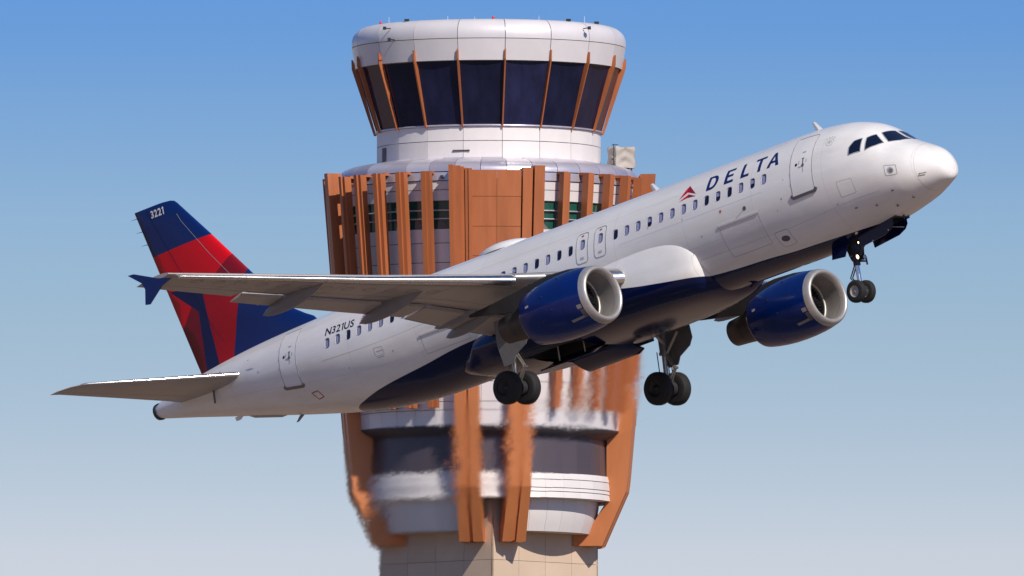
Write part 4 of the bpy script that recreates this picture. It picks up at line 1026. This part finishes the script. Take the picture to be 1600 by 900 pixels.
# backing shells seen in the joints
solid('core_wall', [(tr(196), z(49)), (tr(209), z(62)), (tr(212), z(76)), (tr(206), z(108)), (tr(192), z(110)), (tr(163), z(206)), (tr(173), z(209)), (tr(173), z(262)), (tr(230), z(282)), (tr(231), z(300)), (tr(207), z(676)), (tr(184), z(690)), (tr(184), z(750)), (tr(188), z(760)), (tr(188), z(785)), (tr(174), z(787)), (0, z(787.5))], 'joint_dark')
CABT = 7.0
# roof: flat top and 18 curved fascia panels
mb = MB(); mb.add([cyl(5*k, tr(190), z(45.5)) for k in range(72)], [tuple(range(72))]); mb.build('roof', 'tower_white', tower)
th18 = CABT+10
pr = [(tr(190), z(45))]+[(tr(190)+tr(25)*math.sin(R_(a)), z(45+24-24*math.cos(R_(a)))) for a in range(10, 91, 10)]+[(tr(215), z(72)), (tr(214.6), z(76))]
ring_panels('cornice_panel', 18, pr, 'tower_white', th18, .022)
ring_panels('fascia_panel', 18, [(tr(214.4), z(77)), (tr(209), z(110))], 'tower_white', th18, .022)
solid('cab_soffit', [(tr(209), z(110)), (tr(203), z(111))], 'joint_dark')
cab = ring_panels('cab_window', 18, [(tr(206), z(110.5)), (tr(176.5), z(208))], 'tower_glass', th18, .02, sub=1, flat=True)
# mullions: slim orange fins running from the fascia down to the sill
d = 1
mb = MB(); w_ = .10
w_ = .045
poly = [(tr(213.5)+.0, z(93)), (tr(214)+.07, z(93)), (tr(214)+.05, z(108)), (tr(178)+.09, z(212)), (tr(176)+.02, z(212)), (tr(206)-.04, z(111))]
mb.prism([Vector((-w_, -r, zz)) for r, zz in poly], (2*w_, 0, 0)); f0 = mb.build('cab_mullion', 'tower_orange', tower); f0.rotation_euler.z = R_(CABT)
for k in range(1, 18): c = f0.copy(); COL.objects.link(c); c.rotation_euler.z = R_(CABT+20*k)
solid('window_sill', [(tr(174), z(207)), (tr(178.5), z(207.5)), (tr(178.5), z(210)), (tr(174), z(210))], 'tower_silver')
ring_panels('collar_panel', 18, [(tr(175.5), z(210.5)), (tr(175.5), z(232))], 'tower_cream', th18, .016)
ring_panels('collar_panel', 18, [(tr(175.5), z(233)), (tr(175.5), z(262))], 'tower_cream', th18, .016)
mb = MB(); mb.box((0, -tr(175.8)-.01, z(247)), (.62, .05, .9)); o = mb.build('collar_door', 'tower_dark', tower); o.rotation_euler.z = R_(-68)
mb = MB(); mb.box((0, -tr(175.8)-.02, z(248)), (1.15, .05, .10)); o = mb.build('vent_slot', 'tower_dark', tower); o.rotation_euler.z = R_(-14)
# rounded shoulder roof below the cab, 36 metal panels, uneven sheen painted as lighter and darker silver
pr = [(tr(176), z(258))]+[(tr(188)+tr(49)*math.sin(R_(a)), z(284-22*math.cos(R_(a))**.8 if a < 90 else 284)) for a in range(0, 91, 9)]
sh = ring_panels('shoulder_panel', 36, pr, 'tower_silver', 2, .018)
for k, o in enumerate(sh):
    o.material_slots[0].link = 'OBJECT'; o.material_slots[0].material = MATS[random.choice(['tower_silver', 'tower_silver_light', 'tower_silver_dark', 'tower_silver'])]
ring_panels('eave_panel', 36, [(tr(237), z(285.5)), (tr(237.5), z(298))], 'tower_silver', 2, .012)
# the drum wall: white panels, a green window band, more white panels down to the lower rim
def RW(y): return tr(235-(y-300)*27/375)
for ya, yb in ((299, 312), (313, 329)): ring_panels('wall_panel', 36, [(RW(ya), z(ya)), (RW(yb), z(yb))], 'tower_white', 2, .012)
gw = ring_panels('green_window', 36, [(RW(330)-.12, z(330)), (RW(372)-.12, z(372))], 'tower_green', 2, .05, sub=1, flat=True)
for yy in (344, 357): solid('window_transom', [(RW(yy)-.14, z(yy-1)), (RW(yy)+.02, z(yy-1)), (RW(yy)+.02, z(yy+1)), (RW(yy)-.14, z(yy+1))], 'tower_silver')
rows = [(373, 394), (395, 424), (425, 454), (455, 484), (485, 515), (516, 546), (547, 577), (578, 608), (609, 639), (640, 652), (653, 676)]
for ya, yb in rows: ring_panels('wall_panel', 36, [(RW(ya), z(ya)), (RW(yb), z(yb))], 'tower_white', 2, .012)
solid('lower_rim', [(tr(209), z(676)), (tr(209), z(678)), (tr(187), z(692))], 'tower_dark')
ring_panels('louvre_panel', 36, [(tr(187), z(690)), (tr(189), z(749))], 'louvre_grey', 2, .004, sub=2)
for ya, yb, ra, rb in ((748, 757, 192, 194), (758, 770, 193.5, 195), (771, 776, 194, 195), (777, 786, 194, 195.5)):
    ring_panels('band_panel', 36, [(tr(ra), z(ya)), (tr(rb), z(yb))], 'tower_cream', 2, .004)
solid('band_soffit', [(tr(194), z(786.5)), (tr(176), z(787))], 'tower_cream')
bw = [(tr(174.5-12*(t**1.6)), z(787+50*t)) for t in (0, .2, .4, .6, .8, 1)]
bl = ring_panels('bowl_panel', 36, bw, 'tower_cream', 2+5, .008)
for k, o in enumerate(bl):
    a = (5+10*k) % 90
    if a < 10 or a > 80: bpy.data.objects.remove(o); continue
    mb = MB(); mb.grid([[cyl(7+10*k+d_, r, z(837.6)) for r in (tr(162.5), tr(118))] for d_ in (-5, 0, 5)], 0, False); mb.build('bowl_soffit', 'tower_concrete', tower)

# minor ribs: orange channel posts standing off the drum, tied back at the top
def rib(th, name='tower_rib', ybot=650, r0=None):
    mb = MB(); yt = 285
    def RO(y): return tr(262-(y-285)*28/335)
    W = tr(6.8)
    def pl(x0, x1, ra, rb, ya, yb):
        # vertical slanted box between radii offsets from RO
        a = [(x0, RO(ya)-ra), (x1, RO(ya)-ra), (x1, RO(ya)-rb), (x0, RO(ya)-rb)]; b = [(x0, RO(yb)-ra), (x1, RO(yb)-ra), (x1, RO(yb)-rb), (x0, RO(yb)-rb)]
        vs = [Vector((p[0], -p[1], z(ya))) for p in a]+[Vector((p[0], -p[1], z(yb))) for p in b]
        mb.add(vs, [(0, 1, 2, 3), (4, 7, 6, 5), (0, 4, 5, 1), (1, 5, 6, 2), (2, 6, 7, 3), (3, 7, 4, 0)])
    pl(-W, W*.1, 0, .62, yt, ybot)             # outer flange, proud
    pl(W*.1, W, .14, .62, yt+.3, ybot-.3)          # stepped flange
    pl(-W*.55, -W*.25, .60, RO(yt)-RW(300)+.1, yt, yt+10)      # tie plate
    pl(-W, W*.9, .60, RO(yt)-RW(300)+.05, yt-1, yt+3)
    return mb
mb = rib(0); f0 = None
ANG = []
for q in range(4):
    for k in range(6): ANG.append(TROT+.6+90*q+25.5-.0+k*9.9 if k < 5 else None)
ANG = [a for a in ANG if a is not None]
# the posts nearest each corner pair start 25 degrees away from it
for a in ANG:
    if f0 is None: f0 = mb.build('tower_rib', 'tower_orange', tower); f0.rotation_euler.z = R_(a)
    else: c = f0.copy(); COL.objects.link(c); c.rotation_euler.z = R_(a)
# four orange curtain walls with stepped jambs, between each pair of great fins
for q in range(4):
    th = TROT-.3+90*q
    mbp = None
    for (ta, tb) in ((-7.6, 1.2), (1.3, 9.8)):
        for ya, yb in ((284, 324.4), (325, 370.6), (371.2, 416), (416.6, 462), (462.6, 508), (508.6, 560)):
            mb = MB(); ra = tr(257-(ya-284)*24/335); rb = tr(257-(yb-284)*24/335)
            P = [[cyl(ta+(tb-ta)*i/3, r, zz) for r, zz in ((ra-.3, z(ya)), (ra, z(ya)), (rb, z(yb)), (rb-.3, z(yb)))] for i in range(4)]
            mb.grid(P, 0, False); o = mb.build('curtain_panel', 'tower_orange', tower); o.rotation_euler.z = R_(th)
    for (x0, x1, ya, dr) in ((-15.2, -13.7, 276, 267), (-13.7, -11.2, 277.5, 264), (-11.2, -10.2, 279, 259), (-9.9, -8.6, 281, 258), (-8.6, -7.4, 281.5, 260), (10.2, 13.6, 280, 262), (14.0, 17.6, 277, 267)):
        mb = MB(); rT = tr(dr); rB = tr(dr-27); D_ = 1.0
        vs = []
        for rr, yy in ((rT, ya), (rB, 600)):
            vs += [cyl(x0, rr, z(yy)), cyl(x1, rr, z(yy)), cyl(x1, rr-D_, z(yy)), cyl(x0, rr-D_, z(yy))]
        mb.add(vs, [(0, 1, 2, 3), (4, 7, 6, 5), (0, 4, 5, 1), (1, 5, 6, 2), (2, 6, 7, 3), (3, 7, 4, 0)])
        o = mb.build('curtain_jamb', 'tower_orange', tower); o.rotation_euler.z = R_(th)
# great fins: eight deep channel fins reaching below the bowl to the shaft
def great_fin():
    mb = MB()
    pts = [(tr(236), z(560)), (tr(232), z(640)), (tr(222), z(752)), (tr(219.5), z(771)), (tr(182), z(855)), (tr(136), z(855)), (tr(136), z(836)), (tr(160), z(832)), (tr(189), z(787)), (tr(189), z(690)), (tr(206), z(676)), (tr(222), z(560))]
    W = tr(18.5)
    for x0, x1 in ((-W, -W*.14), (W*.18, W)): mb.prism([Vector((x0, -r, zz)) for r, zz in pts], (x1-x0, 0, 0))
    pin = [(tr(232), z(560)), (tr(228), z(640)), (tr(218), z(752)), (tr(215.5), z(771)), (tr(179), z(853)), (tr(140), z(853)), (tr(140), z(838)), (tr(164), z(832)), (tr(193), z(787)), (tr(193), z(690)), (tr(210), z(676)), (tr(226), z(560))]
    mb.prism([Vector((-W*.14, -r, zz)) for r, zz in pin], (W*.32, 0, 0))
    return mb
f0 = great_fin().build('great_fin', 'tower_orange_bright', tower)
first = True
for q in range(4):
    for sg in (-1, 1):
        a = TROT+90*q+sg*10.6
        if first: f0.rotation_euler.z = R_(a); first = False
        else: c = f0.copy(); COL.objects.link(c); c.rotation_euler.z = R_(a)
# shaft: square plan, one corner towards the camera, precast panels
HD = tr(171); side_len = HD*math.sqrt(2); zt_ = z(788)
ph = 5.2; pw = side_len/4
mb = MB(); mb.add([cyl(90*k, HD-.12, zt_) for k in range(4)]+[cyl(90*k, HD-.12, 0) for k in range(4)], [(0, 1, 5, 4), (1, 2, 6, 5), (2, 3, 7, 6), (3, 0, 4, 7)]); o = mb.build('shaft_core', 'shaft_joint', tower); o.rotation_euler.z = R_(TROT)
nrow = int(zt_/ph)+1; base = None; stuff = MB()
for f_ in range(4):
    a, b = cyl(90*f_, HD, 0), cyl(90*(f_+1), HD, 0); dx = (b-a)/4; nn = Vector((dx.y, -dx.x, 0)).normalized()
    nn = nn if nn.dot(a+b) > 0 else -nn
    for r_ in range(nrow):
        top = zt_-r_*ph+(1.2 if r_ else 0); bot = max(zt_-(r_+1)*ph+1.2, 0)
        if r_ == 0: top = zt_
        if top <= bot: continue
        for c_ in range(4):
            p0 = a+dx*c_+dx*(.005 if c_ else 0); p1 = a+dx*(c_+1)-dx*(.005 if c_ < 3 else 0)
            tgt = MB() if r_ < 4 else stuff
            front = [Vector((p0.x, p0.y, bot+.012)), Vector((p1.x, p1.y, bot+.012)), Vector((p1.x, p1.y, top-.012)), Vector((p0.x, p0.y, top-.012))]
            if r_ < 4: tgt.prism(front, -nn*.12); o = tgt.build('shaft_panel', 'tower_concrete', tower); o.rotation_euler.z = R_(TROT)
            else: tgt.prism(front, -nn*.12)
o = stuff.build('shaft_cladding', 'tower_concrete', tower); o.rotation_euler.z = R_(TROT); o['kind'] = 'stuff'
mb = MB(); mb.box((0, 0, 2.0), (22, 22, 4.0)); mb.box((0, 0, 4.3), (22.6, 22.6, .6)); mb.build('base_building', 'tower_concrete', tower)
# roof and wall mounted gear
def on_tower(name, m_, x_px, y_px, parts, r_px=150):
    pass
def rpt(px_, r_px, y_): x = tr(px_-763.5); r = tr(r_px); return Vector((x, -math.sqrt(max(r*r-x*x, 0)), z(y_)))
for px_ in (595, 771): 
    p = rpt(px_, 192, 46); mb = MB(); mb.tube(p-Vector((0, 0, .3)), p+Vector((0, 0, .02)), .03, .03, 8); mb.lathe([(0, .0), (.02, .09), (.18, .09), (.22, 0)], p+Vector((0, 0, .02)), (0, 0, 1), 12); mb.build('obstruction_lamp', 'beacon_red', tower)
for px_ in (636, 888, 932):
    p = rpt(px_, 196, 46); mb = MB(); mb.box(p+Vector((0, 0, .10)), (.32, .22, .14)); mb.box(p-Vector((0, 0, .02)), (.06, .06, .3)); mb.build('roof_camera', 'black_part', tower)
for px_, h in ((608, .45), (913, .5), (700, .3), (742, .22), (842, .34)):
    p = rpt(px_, 194, 47); mb = MB(); mb.tube(p-Vector((0, 0, .3)), p+Vector((0, 0, h)), .022, .012, 8); mb.build('whip_antenna', 'tower_cream', tower)
for px_, y_ in ((609, 57), (616, 75), (913, 57)):
    p = rpt(px_, 216, y_); d = Vector((p.x, p.y, 0)).normalized(); mb = MB(); mb.tube(p-d*.1, p+d*.40, .035, .035, 8); mb.box(p+d*.45, (.22, .22, .2)); mb.build('wall_lamp', 'black_part', tower)
p = rpt(691, 238, 293); mb = MB(); mb.box(p, (.22, .25, .22)); mb.build('wall_lamp', 'black_part', tower)
# covered equipment box standing on the shoulder roof
bx_ = bpy.data.objects.new('equipment_box', None); COL.objects.link(bx_); bx_.location = Vector((tower.location.x, TD, 0))+Vector((tr(971-763.5), -tr(40), z(266)))
bx_.rotation_euler.z = R_(28)
bx_['label'] = 'small box under a grey tarpaulin standing on the tower shoulder right of the cab'; bx_['category'] = 'equipment box'
mb = MB(); P = []; n = 14
hw = .72; hh = tr(34)
ringp = []
for (x0, y0), (x1, y1) in (((-hw, -hw*.8), (hw, -hw*.8)), ((hw, -hw*.8), (hw, hw*.8)), ((hw, hw*.8), (-hw, hw*.8)), ((-hw, hw*.8), (-hw, -hw*.8))):
    for k in range(n): ringp.append((x0+(x1-x0)*k/n, y0+(y1-y0)*k/n, k/n))
for j in range(13):
    v = j/12; row = []
    for (x, y, t) in ringp:
        sag = .07*math.sin(math.pi*t)*math.sin(v*14+4*abs(t-.5)*2); k = 1+.04*math.sin(v*9+t*7)-.07*max(0, v-.9)*10
        d = Vector((x, y, 0)).normalized(); row.append(Vector((x*k, y*k, v*hh-.10*math.sin(math.pi*t)*(v > .95)))+d*sag)
    P.append(row)
mb.grid(P, 0, True, closev=True); mb.add(P[-1], [tuple(range(len(P[-1])))]); mb.build('tarpaulin', 'tarp_grey', bx_)
mb = MB()
for x in (-.55, .55):
    for y in (-.4, .4): mb.tube((x, y, -.75), (x, y, .1), .05, .05, 8)
mb.tube((-hw-.12, -.5, -.2), (-hw-.12, -.5, hh+.12), .03); mb.tube((-hw-.25, -.5, hh+.05), (-hw+.2, -.5, hh+.08), .03)
for v in (.15, .55): mb.box((-hw-.18, -.5, v), (.14, .1, .08))
mb.build('stand', 'gear_dark', bx_)

# ================================================================== GROUND
def sheet(name, m_, cx, cy, sx, sy, zz, n=1):
    mb = MB(); mb.grid([[Vector((cx-sx/2+sx*i/n, cy-sy/2+sy*j/n, zz)) for j in range(n+1)] for i in range(n+1)], 0, False); o = mb.build(name, m_); o['kind'] = 'structure'; return o
mat('desert_ground', (0.275, 0.18, 0.12), .95, var=.18, scale=.02)
mat('runway_asphalt', (0.085, 0.08, 0.078), .9, var=.15, scale=.05)
mat('runway_paint', (0.7, 0.7, 0.68), .7)
sheet('ground', 'desert_ground', 0, 0, 60000, 60000, 0)
rw = sheet('runway', 'runway_asphalt', 0, 560, 3200, 50, .004)
tw = sheet('taxiway', 'runway_asphalt', 0, 400, 3200, 24, .004)
ap = sheet('apron', 'runway_asphalt', 0, 980, 1600, 300, .004)
mb = MB()
for k in range(-50, 51): mb.add([Vector((k*30-9, 559.5, .008)), Vector((k*30+9, 559.5, .008)), Vector((k*30+9, 560.5, .008)), Vector((k*30-9, 560.5, .008))], [(0, 1, 2, 3)])
for yy in (536.5, 583.5): mb.add([Vector((-1600, yy-.45, .008)), Vector((1600, yy-.45, .008)), Vector((1600, yy+.45, .008)), Vector((-1600, yy+.45, .008))], [(0, 1, 2, 3)])
o = mb.build('runway_markings', 'runway_paint'); o['kind'] = 'structure'
